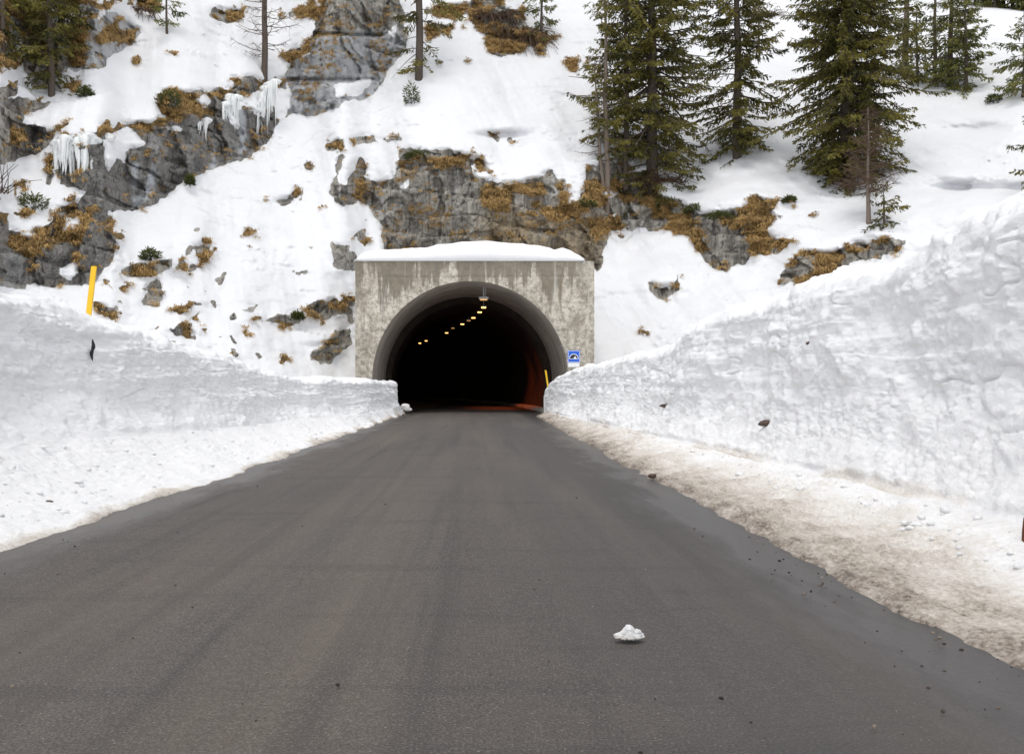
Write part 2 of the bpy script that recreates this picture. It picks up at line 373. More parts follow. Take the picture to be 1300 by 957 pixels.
# the long dark cliff
paint('r', 'A', [(210, 540), (370, 500), (620, 470), (640, 350), (880, 340), (900, 310), (1090, 310), (1100, 420), (1000, 545), (950, 590), (830, 635), (700, 690), (600, 775), (540, 795), (415, 800), (430, 850), (440, 957), (430, 985), (380, 1070), (-80, 1100), (-80, 800), (30, 870), (100, 915), (210, 810), (300, 800), (320, 720), (220, 690)])
paint('k', 'A', [(200, 500), (1110, 300), (1100, 520), (480, 830), (440, 1070), (-80, 1100), (-80, 820), (200, 800), (210, 690)])
paint('m', 'F', [(360, 490), (480, 430), (560, 440), (600, 300), (680, 300), (700, 380), (560, 620), (560, 760), (540, 900), (430, 950), (360, 700)], [(-60, 480), (60, 480), (40, 640), (230, 620), (240, 560), (330, 560), (340, 780), (150, 790), (100, 750), (-60, 690)])
paint('g', 'F', [(225, 590), (270, 555), (340, 575), (320, 620), (260, 630)], [(130, 680), (260, 660), (260, 760), (150, 760)], [(455, 375), (520, 365), (520, 410), (460, 415)], [(730, 530), (770, 560), (770, 620), (830, 620), (850, 660), (790, 670), (730, 590)], [(770, 720), (820, 690), (800, 740)])
paint('s', 'F', [(60, 590), (130, 640), (190, 680), (250, 630), (230, 590), (350, 540), (350, 500), (120, 500)], [(400, 600), (440, 520), (480, 520), (520, 500), (545, 545), (500, 590), (420, 610)], [(405, 880), (500, 820), (540, 830), (540, 860), (470, 930), (420, 940)])
paint('g', 'F', [(80, 300), (150, 270), (180, 330), (140, 390)], [(100, 470), (260, 400), (270, 460), (160, 510)], [(270, 440), (320, 380), (320, 430)], [(-10, 380), (20, 390), (0, 420)])
paint('m', 'F', [(330, 150), (390, 50), (380, 130), (340, 300), (320, 300)], [(280, 130), (330, 90), (320, 110)])
# turf along the cliff top
paint('g', 'A', [(360, 490), (400, 450), (470, 465), (630, 450), (630, 470), (560, 490), (480, 480), (370, 525)], [(600, 400), (640, 340), (760, 360), (880, 340), (900, 360), (760, 400), (770, 430), (680, 470), (620, 440)], [(700, 430), (850, 390), (860, 440), (700, 470)], [(870, 310), (960, 280), (1000, 310), (1110, 300), (1110, 330), (960, 345)], [(920, 350), (1000, 360), (960, 400)], [(920, 405), (980, 410), (970, 430)], [(1050, 210), (1150, 170), (1200, 130), (1210, 160), (1110, 230), (1080, 245)], [(495, 575), (570, 560), (560, 600), (500, 600)], [(230, 510), (265, 500), (240, 535)], [(275, 540), (305, 515), (300, 545)])
paint('s', 'A', [(395, 525), (470, 475), (550, 540), (480, 580), (480, 620), (440, 590), (415, 650), (400, 600)], [(590, 480), (690, 478), (660, 500)], [(735, 385), (770, 350), (795, 380), (770, 410)], [(845, 405), (920, 380), (980, 345), (1100, 340), (1095, 400), (1060, 470), (1040, 400), (985, 440), (930, 400), (915, 500), (885, 480), (860, 440)])
paint('i', 'A', [(910, 420), (935, 420), (945, 570), (915, 575)], [(805, 555), (818, 560), (820, 640), (803, 640)], [(495, 620), (525, 610), (520, 720), (498, 700)], [(545, 740), (575, 600), (590, 640), (585, 745), (500, 790), (490, 750)])
# grey slabs
paint('r', 'A', [(1080, 250), (1180, 200), (1200, 60), (1240, 20), (1330, -30), (1500, -30), (1540, 60), (1530, 210), (1440, 330), (1380, 375), (1195, 440), (1100, 420), (1100, 310)])
paint('p', 'A', [(1090, 270), (1200, 130), (1520, 120), (1530, 210), (1440, 320), (1400, 370), (1190, 435), (1100, 420)])
paint('s', 'B', [(70, 320), (200, 305), (190, 330), (150, 375), (80, 370)], [(410, 40), (440, 60), (500, 80), (410, 80)], [(270, 130), (310, 90), (310, 160)])
paint('g', 'A', [(1290, 0), (1180, 30), (1050, 50), (1040, 80), (1200, 60)], [(790, 70), (800, 20), (850, 40), (930, 30), (930, 60), (860, 90)])
paint('g', 'B', [(410, 15), (590, 20), (560, 70), (500, 70), (410, 45)], [(410, 90), (520, 90), (510, 130), (430, 150)], [(-20, 20), (40, -10), (80, -5), (60, 30), (-10, 70)])
# the brushy knob above the middle of the slope
paint('m', 'J', [(260, -60), (500, -60), (520, 60), (610, 90), (700, 60), (720, 200), (780, 300), (700, 380), (620, 460), (520, 480), (450, 470), (375, 350), (400, 260), (310, 230), (240, 170)])
paint('g', 'J', [(720, 350), (800, 280), (930, 310), (1050, 280), (1000, 310), (880, 360), (860, 420), (800, 445)], [(200, 500), (250, 480), (240, 515)], [(980, 430), (1010, 480), (1150, 480), (1300, 470), (1280, 640), (1150, 670), (1040, 540)], [(130, 300), (220, 190), (200, 240)])
# cliff above the portal
paint('r', 'B', [(45, 735), (80, 620), (190, 590), (270, 560), (430, 580), (560, 575), (600, 600), (620, 680), (660, 690), (700, 700), (840, 700), (880, 640), (950, 690), (960, 770), (1020, 740), (1200, 640), (1300, 660), (1300, 860), (1120, 860), (1095, 957), (1085, 1010), (270, 1010), (270, 930), (220, 790), (160, 765), (100, 790)])
paint('s', 'B', [(70, 680), (110, 590), (170, 560), (330, 540), (310, 620), (290, 690), (210, 700), (160, 640), (110, 700)], [(320, 700), (370, 670), (360, 700), (330, 720)], [(660, 720), (710, 705), (740, 740), (690, 750)], [(590, 620), (620, 650), (630, 680), (600, 660)], [(1040, 830), (1060, 810), (1080, 830), (1050, 850)], [(1120, 670), (1180, 660), (1160, 700), (1125, 710)])
paint('g', 'B', [(30, 570), (110, 530), (200, 520), (320, 520), (325, 545), (200, 550), (130, 575)], [(310, 610), (340, 595), (430, 575), (430, 600), (350, 625), (320, 680)], [(430, 615), (560, 580), (570, 610), (450, 640)], [(600, 590), (640, 585), (640, 620), (690, 650), (620, 650)], [(240, 690), (320, 680), (310, 710)], [(135, 690), (180, 680), (190, 740), (130, 760)], [(720, 700), (840, 690), (890, 640), (940, 690), (940, 730), (720, 730)], [(960, 770), (1080, 750), (1090, 790), (960, 830), (870, 830), (880, 790)], [(1040, 630), (1200, 620), (1180, 650), (1050, 660)], [(640, 490), (720, 530), (815, 515), (780, 545), (690, 545)], [(560, 585), (605, 555), (580, 590)])
paint('m', 'B', [(560, 760), (600, 700), (960, 740), (940, 850), (700, 800), (570, 830)], [(1080, 700), (1300, 700), (1300, 850), (1100, 860)])
paint('t', 'B', [(620, 790), (960, 820), (1090, 800), (1095, 1010), (640, 1010)])
paint('r', 'S', [(424, 312), (446, 308), (452, 345), (438, 340)], [(427, 380), (446, 392), (450, 410), (432, 396)], [(398, 455), (420, 428), (448, 412), (450, 440), (410, 462)])
paint('g', 'S', [(386, 396), (400, 384), (420, 382), (450, 376), (450, 384), (418, 396), (400, 404)], [(455, 300), (472, 300), (470, 312)], [(422, 310), (434, 309), (432, 318)])
# ledges to the right of the portal
paint('m', 'D', [(220, 40), (440, 30), (460, 170), (550, 230), (770, 250), (870, 310), (960, 350), (1100, 350), (1244, 310), (1300, 320), (1300, 520), (1244, 590), (1200, 640), (1060, 690), (960, 640), (880, 560), (830, 480), (680, 430), (620, 450), (520, 380), (430, 350), (340, 430), (300, 480), (310, 580), (270, 690), (240, 640), (200, 250)])
paint('r', 'D', [(900, 600), (960, 560), (1210, 570), (1190, 640), (1060, 690), (960, 645)])
paint('g', 'D', [(590, 310), (700, 300), (840, 330), (850, 400), (700, 430), (610, 400)], [(510, 390), (590, 390), (590, 420), (540, 425)], [(860, 420), (960, 340), (1244, 310), (1244, 420), (1100, 470), (950, 460)], [(365, 450), (460, 470), (420, 492)], [(590, 755), (720, 790), (770, 715), (760, 800), (690, 865), (625, 830)], [(230, 180), (460, 170), (540, 240), (420, 300), (230, 290)])
paint('s', 'D', [(310, 250), (330, 240), (390, 240), (440, 200), (350, 180), (300, 260)], [(340, 330), (420, 330), (380, 355)])
paint('g', 'C', [(380, 690), (450, 690), (430, 730), (390, 720)], [(460, 690), (500, 685), (530, 715)], [(550, 720), (585, 735), (560, 740)])
paint('m', 'E', [(-40, 450), (130, 490), (70, 520), (100, 570), (60, 640), (100, 680), (210, 690), (170, 760), (130, 800), (-40, 780)])
paint('m', 'E', [(230, 765), (430, 775), (520, 760), (640, 735), (780, 690), (900, 690), (800, 780), (560, 850), (350, 950), (110, 960), (150, 870)])
paint('g', 'E', [(230, 765), (430, 775), (540, 765), (500, 820), (260, 830), (180, 850)], [(10, 465), (130, 490), (60, 510)])
paint('g', 'S', [(803, 414), (826, 418), (818, 424)], [(862, 262), (880, 268), (870, 270)])
# broken ground low on the left slope
paint('g', 'G', [(115, 190), (170, 170), (240, 160), (330, 160), (440, 130), (460, 185), (390, 190), (320, 230), (210, 225), (170, 235), (130, 215)], [(470, 100), (540, 95), (600, 90), (540, 160), (500, 180), (520, 140)], [(35, 260), (90, 245), (60, 285)], [(-10, 365), (40, 390), (120, 365), (160, 400), (165, 430), (-10, 420)], [(510, 285), (550, 275), (540, 300)], [(340, 395), (470, 345), (480, 360), (430, 400)], [(480, 430), (520, 390), (520, 440), (490, 450)], [(390, 500), (420, 450), (500, 460), (500, 530), (440, 520)], [(510, 480), (565, 470), (525, 530)], [(570, 370), (595, 370), (590, 390)], [(650, 410), (690, 400), (690, 435), (655, 430)], [(710, 385), (805, 365), (800, 400), (730, 395)], [(705, 500), (740, 500), (735, 530)], [(750, 505), (785, 500), (770, 545)], [(820, 460), (880, 425), (1000, 430), (990, 450), (920, 490), (880, 460)], [(880, 630), (910, 600), (945, 620), (920, 650)], [(290, 480), (335, 460), (310, 485)], [(580, 500), (625, 520), (600, 525)], [(1015, 395), (1070, 355), (1180, 340), (1175, 365), (1080, 430), (1040, 420)], [(1190, 330), (1250, 330), (1250, 355), (1200, 350)])
paint('r', 'G', [(195, 295), (260, 290), (285, 265), (325, 250), (330, 320), (310, 380), (240, 375), (230, 350), (270, 310)], [(585, 240), (665, 215), (600, 265)], [(960, 210), (1050, 205), (1000, 225)], [(1140, 170), (1160, 80), (1210, 100), (1270, 100), (1265, 220), (1220, 210)], [(1070, 440), (1100, 385), (1180, 370), (1220, 400), (1250, 430), (1200, 420)], [(1055, 600), (1110, 560), (1180, 480), (1260, 490), (1190, 600), (1120, 600), (1065, 650)], [(380, 470), (400, 520), (430, 520)], [(640, 500), (710, 550), (680, 550)], [(800, 430), (790, 460), (820, 440)])
paint('g', 'H', [(800, 150), (910, 90), (1000, 110), (1100, 75), (1200, 80), (1180, 110), (1060, 140), (930, 165), (820, 175)], [(650, 255), (735, 245), (715, 300), (675, 295)], [(480, 495), (580, 460), (610, 425), (650, 430), (640, 470), (550, 510), (525, 540)], [(705, 535), (780, 510), (810, 550), (770, 560)], [(1070, 640), (1110, 625), (1100, 660)], [(985, 765), (1050, 720), (1100, 715), (1090, 740)], [(970, 480), (1000, 370), (1060, 345), (1080, 430), (1030, 510)])
paint('r', 'H', [(400, 490), (470, 505), (440, 515)], [(520, 550), (600, 545), (690, 400), (700, 390), (650, 490), (590, 560)], [(825, 440), (850, 380), (880, 350), (870, 250), (910, 190), (950, 200), (880, 300), (890, 400), (940, 400), (1010, 280), (1050, 200), (1100, 250), (1100, 330), (1050, 370), (960, 490), (900, 500)])
# tiny stray tufts and stones on the open snow
for _ in range(36):
    q = RNG.uniform([140, 290], [445, 470]); r_ = 1.2 + 3.6 * RNG.random() ** 2.
    m_ = ((WX - q[0]) / RNG.uniform(1., 2.4)) ** 2 + (WY - q[1] + RNG.uniform(-.5, .5) * (WX - q[0])) ** 2 < r_ * r_
    ROCK[m_] = 1; GRASS[m_] = float(RNG.random() < .5)
hol = lambda x, y, a, b: np.exp(-((PX - x) / a) ** 2 - ((PY - y) / b) ** 2)
PORT = (PX > 458) & (PX < 748) & (PY > 338)
ROCK[PORT] = 0; GRASS[PORT] = 0

V = (V0 - PY) / F
tanS = np.full(PX.shape, .88)
rs = sstep(830, 900, PX) * sstep(300, 250, PY); tanS = tanS * (1 - rs) + .66 * rs
rs2 = sstep(750, 800, PX) * sstep(290, 330, PY) * sstep(1300, 900, PX); tanS = tanS * (1 - rs2) + .80 * rs2
tanS = tanS + .12 * fbm(PX / 120, PY / 60, 1, 3, 61)
rb = blur(ROCK, 2., 2.)
tanS = tanS * (1 - rb) + np.where(GRASS > 0, 2.2, 3.6) * rb
inv = 1. / np.maximum(tanS - V, .12)
crest = np.interp(XS, [1100, 1180, 1241, 1300, 1500], [-4, 5, 9, 16, 30])[None, :]
ck = sstep(1090, 1180, PX) * sstep(crest + 2, crest - 1, PY) * sstep(crest - 16, crest - 10, PY)
inv = inv * (1 - ck) + 24. * ck
inv = blur(inv, 2, 2)
D0 = np.interp(XS, [-460, 0, 300, 440, 760, 900, 1300, 1780], [33, 41, 48, 52.5, 53.5, 51, 43, 34])
dv = np.diff(V, axis=0, prepend=V[:1])
lnD = np.log(D0)[None, :] + np.cumsum(dv * inv, axis=0)
lnD = blur(lnD, 9, 1.5)
DD = np.exp(lnD)
SNOWM = 1 - np.maximum(ROCK, GRASS)
def world(D): return (PX - U0) / F * D, D, CAMH + V * D
X_, Y_, Z_ = world(DD)
sth = blur(SNOWM, 3, 3); sth = sth * sth * (3 - 2 * sth)
rel = np.zeros(PX.shape)
rel -= .75 * sth * np.minimum(DD / 60, 1.3)
rk_ = 1 - sth
rel += rk_ * (-.6 * ridged(X_ / 3.0, Y_ / 4, Z_ / 6.0, 3, 71) - .34 * ridged(X_ / .8, Y_, Z_ / 1.5, 4, 81) - .16 * ridged(X_ / .28, Y_, Z_ / .35, 2, 83))
sw = (Z_ / 1.35 + .12 * X_ + .55 * fbm(X_ / 4, Y_ / 6, Z_ / 3, 3, 86)) % 1.; sv = (X_ / 1.9 + .25 * Z_ / 2 + .6 * fbm(X_ / 3, 0, Z_ / 2.5, 3, 87)) % 1.
rel += rk_ * (.60 * (.5 - sw) + .50 * (sv - .5)) * 1.2
rel += rk_ * .35 * np.round(1.6 * fbm(X_ / 2.2, 0 * Y_, Z_ / 1.5, 2, 85))
rel += sth * (-.75 * fbm(X_ / 6, Y_ / 6, Z_ / 4, 3, 91) - .24 * fbm(X_ / 1.3, Y_ / 1.3, Z_ / .6, 4, 95))
# soft runnels on the steep snow, and the hollows in the right-hand snowfield
rel += sth * (.26 * fbm((X_ + .35 * Z_) / 1.0, Y_ * 0, Z_ / 8, 4, 97) - .16 * np.maximum(fbm(X_ / .5, Y_ / .5, Z_ / .4, 3, 98) - .1, 0) * 2 * sstep(-.1, .3, fbm(X_ / 4, Y_ / 4, Z_ / 3, 2, 99)))
sl_ = (Z_ / 2.4 + 1.1 * fbm(X_ / 5, Y_ / 8, Z_ / 5, 3, 101)) % 1.; rel += sth * .55 * (.5 - sl_) * sstep(0., .3, fbm(X_ / 6, Y_ / 6, Z_ / 4, 2, 103))
rel += 1.1 * hol(1235, 165, 55, 9) + 1.3 * hol(1222, 238, 45, 7) + .8 * hol(1290, 238, 40, 6) - .7 * hol(1225, 152, 50, 9) - .9 * hol(1230, 222, 60, 8)
rel += 1.2 * hol(640, 172, 40, 5) - .9 * hol(650, 158, 45, 9)
# thin overhang under the big slab
rel += 1.2 * np.exp(-((PY - 44 - .02 * (PX - 430)) / 2.2) ** 2) * sstep(395, 405, PX) * sstep(490, 480, PX) + .7 * np.exp(-((PY - 101) / 1.8) ** 2) * sstep(362, 372, PX) * sstep(480, 470, PX)
DD = DD + rel
X_, Y_, Z_ = world(DD)
keep = ~(PORT[:-1, :-1] | PORT[1:, 1:])
hb = MB(); hb.add(np.stack([X_, Y_, Z_], -1).reshape(-1, 3), grid_faces(NYY, NXX, keep), snow=blur(SNOWM, .7, .7).ravel(), grass=blur(GRASS, .7, .7).ravel(), tan=blur(TAN, 7, 5).ravel(), ice=blur(ICE, .8, .8).ravel())
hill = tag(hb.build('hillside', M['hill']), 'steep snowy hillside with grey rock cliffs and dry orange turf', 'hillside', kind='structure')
def hill_d(px, py):
    j = np.clip(np.searchsorted(XS, px), 1, NXX - 1); i = np.clip(np.searchsorted(-YS, -py), 1, NYY - 1)
    return float(DD[i, j])
def hill_pt(px, py, dd=0.):
    return ray(px, py, hill_d(px, py) + dd)

# snow-covered ground under everything, out to the horizon
t = NT('ground_snow'); gn = t.noise(t.pos(), .2, 5); t.fin(t.mix(gn, (.80, .81, .84), SNOW), .8, t.bump(gn, .3, .4), .2)
g = MB(); ang = np.linspace(0, 2 * np.pi, 49)[:-1]
rad = np.array([0.01, 60, 200, 600, 2500]); vv = np.stack([rad[:, None] * np.cos(ang), rad[:, None] * np.sin(ang), np.full((5, 48), -.6)], -1)
i = np.arange(4)[:, None] * 48; j = np.arange(48)[None, :]
g.add(vv.reshape(-1, 3), np.stack([i + j, i + 48 + j, i + 48 + (j + 1) % 48, i + (j + 1) % 48], -1).reshape(-1, 4))
tag(g.build('ground', t.m), kind='structure')

# ------------------------------------------------------------------ road
def cx(y): return -np.maximum(np.asarray(y, float) - 51, 0) ** 2 / (2 * 247.)
ry = np.concatenate([np.linspace(-22, 2, 13)[:-1], np.geomspace(2, 50, 90), np.linspace(51, 175, 80)]); rx = np.linspace(-4.9, 3.6, 70)
RX, RY = np.meshgrid(rx, ry); RXc = RX + cx(RY)
rz = .012 * fbm(RX / 1.5, RY / 3, 0, 3, 5) - .012 - .02 * ((RX + .7) / 3.2) ** 2 * 0
rb_ = MB(); rb_.add(np.stack([RXc, RY, rz], -1).reshape(-1, 3), grid_faces(*RX.shape))
tag(rb_.build('road', M['road']), 'grey asphalt road running into the tunnel', 'road', kind='structure')

# ------------------------------------------------------------------ ploughed snow banks
def bank(side, ty, Xb, zb, Xt, zt, Xe, yend, seed, rows, CR):
    ys = np.concatenate([np.linspace(-22, 3.2, 24)[:-1], np.geomspace(3.2, yend, 820), yend + np.array([.08, .2, .34, .45])])
    I = lambda a: np.interp(ys, ty, a)
    xb, zb_, xt, zt_ = I(Xb), I(zb), I(Xt), I(zt)
    xb = xb + .10 * fbm(ys / 1.4, 0, 0, 3, seed + 1); zt_ = zt_ + .05 * fbm(ys / 1.3, 0, 0, 4, seed + 2)
    xe = np.full(ys.shape, Xe) + side * (.13 * fbm(ys / 1.6, 0, 0, 3, seed + 3) + .07 * fbm(ys / .35, 0, 0, 3, seed + 4))
    na, nw, nc, nb = rows
    ta = np.linspace(0, 1, na); tw = np.linspace(0, 1, nw + 1)[1:]; tc = np.linspace(0, np.pi / 2, nc + 1)[1:]; tb = np.linspace(0, 1, nb + 1)[1:]
    cr = I(CR)[:, None]; crz = cr * .55
    e = lambda a: a[:, None]
    ax = e(xe) + (e(xb) - e(xe)) * ta; az = e(zb_) * (.35 * ta + .65 * ta ** 2.2) - .03 * (1 - ta) + .045 * np.minimum(ta * 14, 1)
    wx = e(xb) + (e(xt) - e(xb)) * (.50 * tw ** 1.05 + .50 * (1 - (1 - np.minimum(tw * 2.4, 1)) ** 2)); wz = e(zb_) + (e(zt_) - crz - e(zb_)) * (tw * .9 + .1 * tw ** 2)
    cxx = e(xt) + side * cr * (1 - np.cos(tc)); cz = e(zt_) - crz + crz * np.sin(tc)
    bx = e(xt) + side * (cr + 26 * tb ** 2.2); bz = e(zt_) - .02 * 26 * tb ** 2.2 - (e(zt_) + .8) * sstep(.6, 1., tb)
    GX = np.concatenate([ax, wx, cxx, bx], 1); GZ = np.concatenate([az, wz, cz, bz], 1); GY = np.repeat(e(ys), GX.shape[1], 1)
    T = np.concatenate([ta - 1, tw, 1 + tc / 1.57, 2 + tb]) [None, :] + 0 * GX        # -1..0 apron, 0..1 wall, 1..2 crest, 2..3 back
    endf = 1 - sstep(yend - .15, yend + .45, ys)[:, None] ** 2
    P = np.stack([GX, GY, GZ], -1)
    nrm = np.cross(np.gradient(P, axis=0), np.gradient(P, axis=1)); nrm /= np.linalg.norm(nrm, axis=2)[..., None] + 1e-9
    flip = np.sign(-side * nrm[..., 0:1]); flip = np.where(T[..., None] > 1.6, np.sign(nrm[..., 2:3]), flip); flip = np.where(T[..., None] < -.02, np.sign(nrm[..., 2:3]), flip)
    nrm = nrm * flip
    wallm = sstep(-.05, .12, T) * sstep(2.3, 1.5, T); apr = sstep(.05, -.05, T); top = sstep(.35, .8, T) * sstep(2.2, 1.3, T)
    zz = GZ
    d = wallm * (.24 * fbm(GX / 2.6, GY / 3.4, zz / 1.6, 3, seed + 10) * (1 - .55 * sstep(.8, 1.4, T)) + .030 * ridged(GX / .6, GY / .8, zz / .45, 2, seed + 20) + .05 * fbm(GX / .3, GY / .3, zz / .25, 3, seed + 25) + (.075 if side < 0 else .045) * np.abs(fbm(GX / .15, GY / .15, zz / .13, 4, seed + 30, .6)) * (.5 + sstep(-.2, .3, fbm(GX / 1.2, GY / 1.2, zz / .8, 2, seed + 31))))
    d += wallm * (.09 if side < 0 else .03) * fbm(GY / 3., zz / .16 + .25 * fbm(GY / 2, 0, 0, 2, seed), 0, 3, seed + 40) * sstep(.25, .6, T)
    cr1 = fbm(GY / 1.6, GX / 1.5, zz / .5, 3, seed + 33); d -= wallm * sstep(.2, .5, T) * sstep(2.2, 1.4, T) * .05 * np.exp(-(cr1 / .035) ** 2) * sstep(-.1, .25, fbm(GY / 1.3, zz, 0, 2, seed + 34))
    st_ = (zz + .22 * fbm(GY / 2.2, GX / 2, 0, 3, seed + 35)) / .42; d += wallm * sstep(.35, .6, T) * (.05 if side < 0 else .028) * ((st_ % 1.) - .5) * sstep(-.2, .2, fbm(GY / 1.7, zz / .6, 3, 2, seed + 36))
    d += wallm * .03 * np.maximum(fbm(GX / .35, GY / .35, zz / .3, 2, seed + 37) - .15, 0) * 3
    d += top * sstep(1.6, 1., T) * (.05 * np.maximum(ridged(GX / .8, GY / .9, zz / .7, 3, seed + 50), -.2))
    d += wallm * sstep(.75, .2, T) * .018 * fbm(GY / .10, zz / .5, 0, 3, seed + 60); wq = .5 * fbm(GX / .8, GY / .8, zz / .8, 2, seed + 66); d += wallm * (.03 if side > 0 else .03) * np.abs(fbm(GX / .45 + wq, GY / .45 + wq, zz / .40 - wq, 3, seed + 65))          # scrape marks of the plough
    d += apr * (.07 * fbm(GX / .5, GY / .7, 0, 4, seed + 70) + .055 * np.abs(fbm(GX / .13, GY / .16, 0, 4, seed + 75, .62)) * (.4 + sstep(-.3, .3, fbm(GX / .8, GY / .8, 0, 2, seed + 76)))) * sstep(-1., -.85, T)
    d += sstep(1.7, 2.1, T) * .22 * fbm(GX / 2.2, GY / 2.2, 0, 3, seed + 80)
    P = P + nrm * d[..., None]
    # undercut lip at the foot of the wall
    lip = np.exp(-((T - .035) / .03) ** 2) * (.05 if side > 0 else .012) * (1. + .9 * fbm(GY / .5, 0, 0, 2, seed + 90)); P[..., 0] += side * lip
    P[..., 2] = np.where(endf < 1, P[..., 2] * endf - .1 * (1 - endf), P[..., 2])
    dn = fbm(GX / .7, GY / 1.6, 0, 4, seed + 95)
    across = np.abs(GX - e(xe))
    return P, T, across, dn, na
def dirt_left(ac, T, dn): return np.where(T < .02, np.clip(1.0 - ac / np.maximum(.16 + .42 * dn, .06), 0, 1) * .85 + .07 * sstep(.25, .5, dn) * sstep(1.6, .4, ac), 0)
def dirt_right(ac, T, dn): return np.where(T < .02, np.clip(1.02 - ac / np.maximum(1.5 + .45 * dn, .3), 0, 1) ** .8 * .90, .0) + np.where((T >= .0) & (T < .12), .42 * sstep(.12, .02, T) * sstep(-.1, .3, dn), 0)
def crest_line(px, py, pxx, xc):
    px, py = np.array(px, float), np.array(py, float); X = np.interp(px, pxx, xc); d = X * F / (px - U0)
    return d, X, CAMH + (V0 - py) / F * d
def fit_bank(n, target, build, tx):
    # raise or lower the crest until its outline runs where it was surveyed
    global zoff
    zoff = np.zeros(len(tx)); r = None
    for it in range(n):
        r = build(); P = r[0]; yy = np.maximum(P[..., 1], .3); px = U0 + F * P[..., 0] / yy; py = V0 - F * (P[..., 2] - CAMH) / yy; ok = (P[..., 1] > 3) & (np.abs(px - 650) < 800)
        if it == n - 1: break
        for k_, (tpx, tpy, td) in enumerate(target):
            m_ = ok & (np.abs(px - tpx) < 9)
            if m_.any(): zoff[k_] += .7 * (py[m_].min() - tpy) * td / F
        zp = np.pad(zoff, 1, mode='edge'); zoff[:] = .25 * zp[:-2] + .5 * zp[1:-1] + .25 * zp[2:]
    return r
dl, xl, zl = crest_line([0, 60, 100, 125, 180, 230, 300, 350, 376, 386, 412, 439, 496], [367, 378, 392, 402, 415, 432, 455, 470, 477, 479, 475, 480, 482], [0, 230, 350, 376, 386, 412, 496], [-6.8, -6.35, -5.98, -5.76, -5.60, -5.35, -4.55])
lt = np.concatenate([[-22, 3, 8], dl]); xcl = np.concatenate([[-6.9] * 3, xl]); zcl = np.concatenate([[2.85, 2.85, 2.83], zl])
TGL = list(zip(U0 + F * xl / dl, V0 - F * (zl - CAMH) / dl, dl)); TGL[0] = (8, TGL[0][1] + 2, TGL[0][2])
PL, TL, acL, dnL, naL = fit_bank(4, TGL, lambda: bank(-1, lt, xcl + np.interp(lt, [8, 30, 49], [1.15, .9, .5]), np.interp(lt, [8, 14, 20, 30, 49], [.62, .58, .46, .38, .25]), xcl + np.interp(lt, [8, 30, 49], [.55, .42, .22]), zcl + np.concatenate([[zoff[0]] * 3, zoff]), -3.9, 49.3, 100, (90, 170, 30, 24), np.interp(lt, [8, 49], [.55, .25])), dl)
b = MB(); b.add(PL.reshape(-1, 3), grid_faces(PL.shape[0], PL.shape[1])[:, ::-1], dirt=dirt_left(acL, TL, dnL).ravel(), grime=(.12 * sstep(.5, .0, TL) + 0 * TL).ravel())
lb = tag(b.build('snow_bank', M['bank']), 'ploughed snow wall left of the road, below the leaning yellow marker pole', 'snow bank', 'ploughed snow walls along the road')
dr_, xr, zr = crest_line([1300, 1278, 1222, 1162, 1123, 1084, 1034, 979, 924, 901, 863, 818, 785, 757, 713, 698], [247, 255, 283, 308, 325, 333, 358, 369, 386, 405, 422, 438, 452, 458, 471, 482], [698, 713, 757, 863, 1000, 1300], [3.16, 3.55, 4.2, 5.0, 5.5, 5.9])
rt = np.concatenate([[-22, 3, 8], dr_]); xcr = np.concatenate([[5.9] * 3, xr]); zcr = np.concatenate([[3.6, 3.5, 3.42], zr])
xbr = np.interp(rt, [9, 16.9, 28, 46], [4.15, 3.92, 3.42, 2.92])
TGR = list(zip(U0 + F * xr / dr_, V0 - F * (zr - CAMH) / dr_, dr_)); TGR[0] = (1288, 240, TGR[0][2])
PR, TR, acR, dnR, naR = fit_bank(4, TGR, lambda: bank(1, rt, xbr, np.interp(rt, [9, 46], [.24, .17]), xcr - np.interp(rt, [9, 25, 47], [1.05, .75, .2]), zcr + np.concatenate([[zoff[0]] * 3, zoff]), 2.5, 47.3, 200, (96, 190, 34, 24), np.interp(rt, [9, 25, 47], [1.05, .75, .2])), dr_)
dR = dirt_right(acR, TR, dnR)
q = grid_faces(PR.shape[0], PR.shape[1]).reshape(PR.shape[0] - 1, PR.shape[1] - 1, 4)
b = MB(); b.add(PR.reshape(-1, 3), q[:, naR - 1:].reshape(-1, 4), dirt=dR.ravel(), grime=(.30 * sstep(.35, .0, TR)).ravel())
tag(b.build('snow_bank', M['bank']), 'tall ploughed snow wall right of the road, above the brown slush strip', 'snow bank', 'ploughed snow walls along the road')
b = MB(); b.add(PR.reshape(-1, 3), q[:, :naR - 1].reshape(-1, 4), dirt=dR.ravel(), grime=(.8 + 0 * TR).ravel())
tag(b.build('road_shoulder', M['bank']), 'brown slushy verge between the asphalt and the right snow wall', 'road verge', kind='structure')
def bank_pt(P, T, px, py):
    yy = np.maximum(P[..., 1], .5)
    e_ = (U0 + F * P[..., 0] / yy - px) ** 2 + (V0 - F * (P[..., 2] - CAMH) / yy - py) ** 2 + np.where((T > 1.9) | (P[..., 1] < 3), 1e6, 0)
    return Vector(P.reshape(-1, 3)[int(np.argmin(e_))])

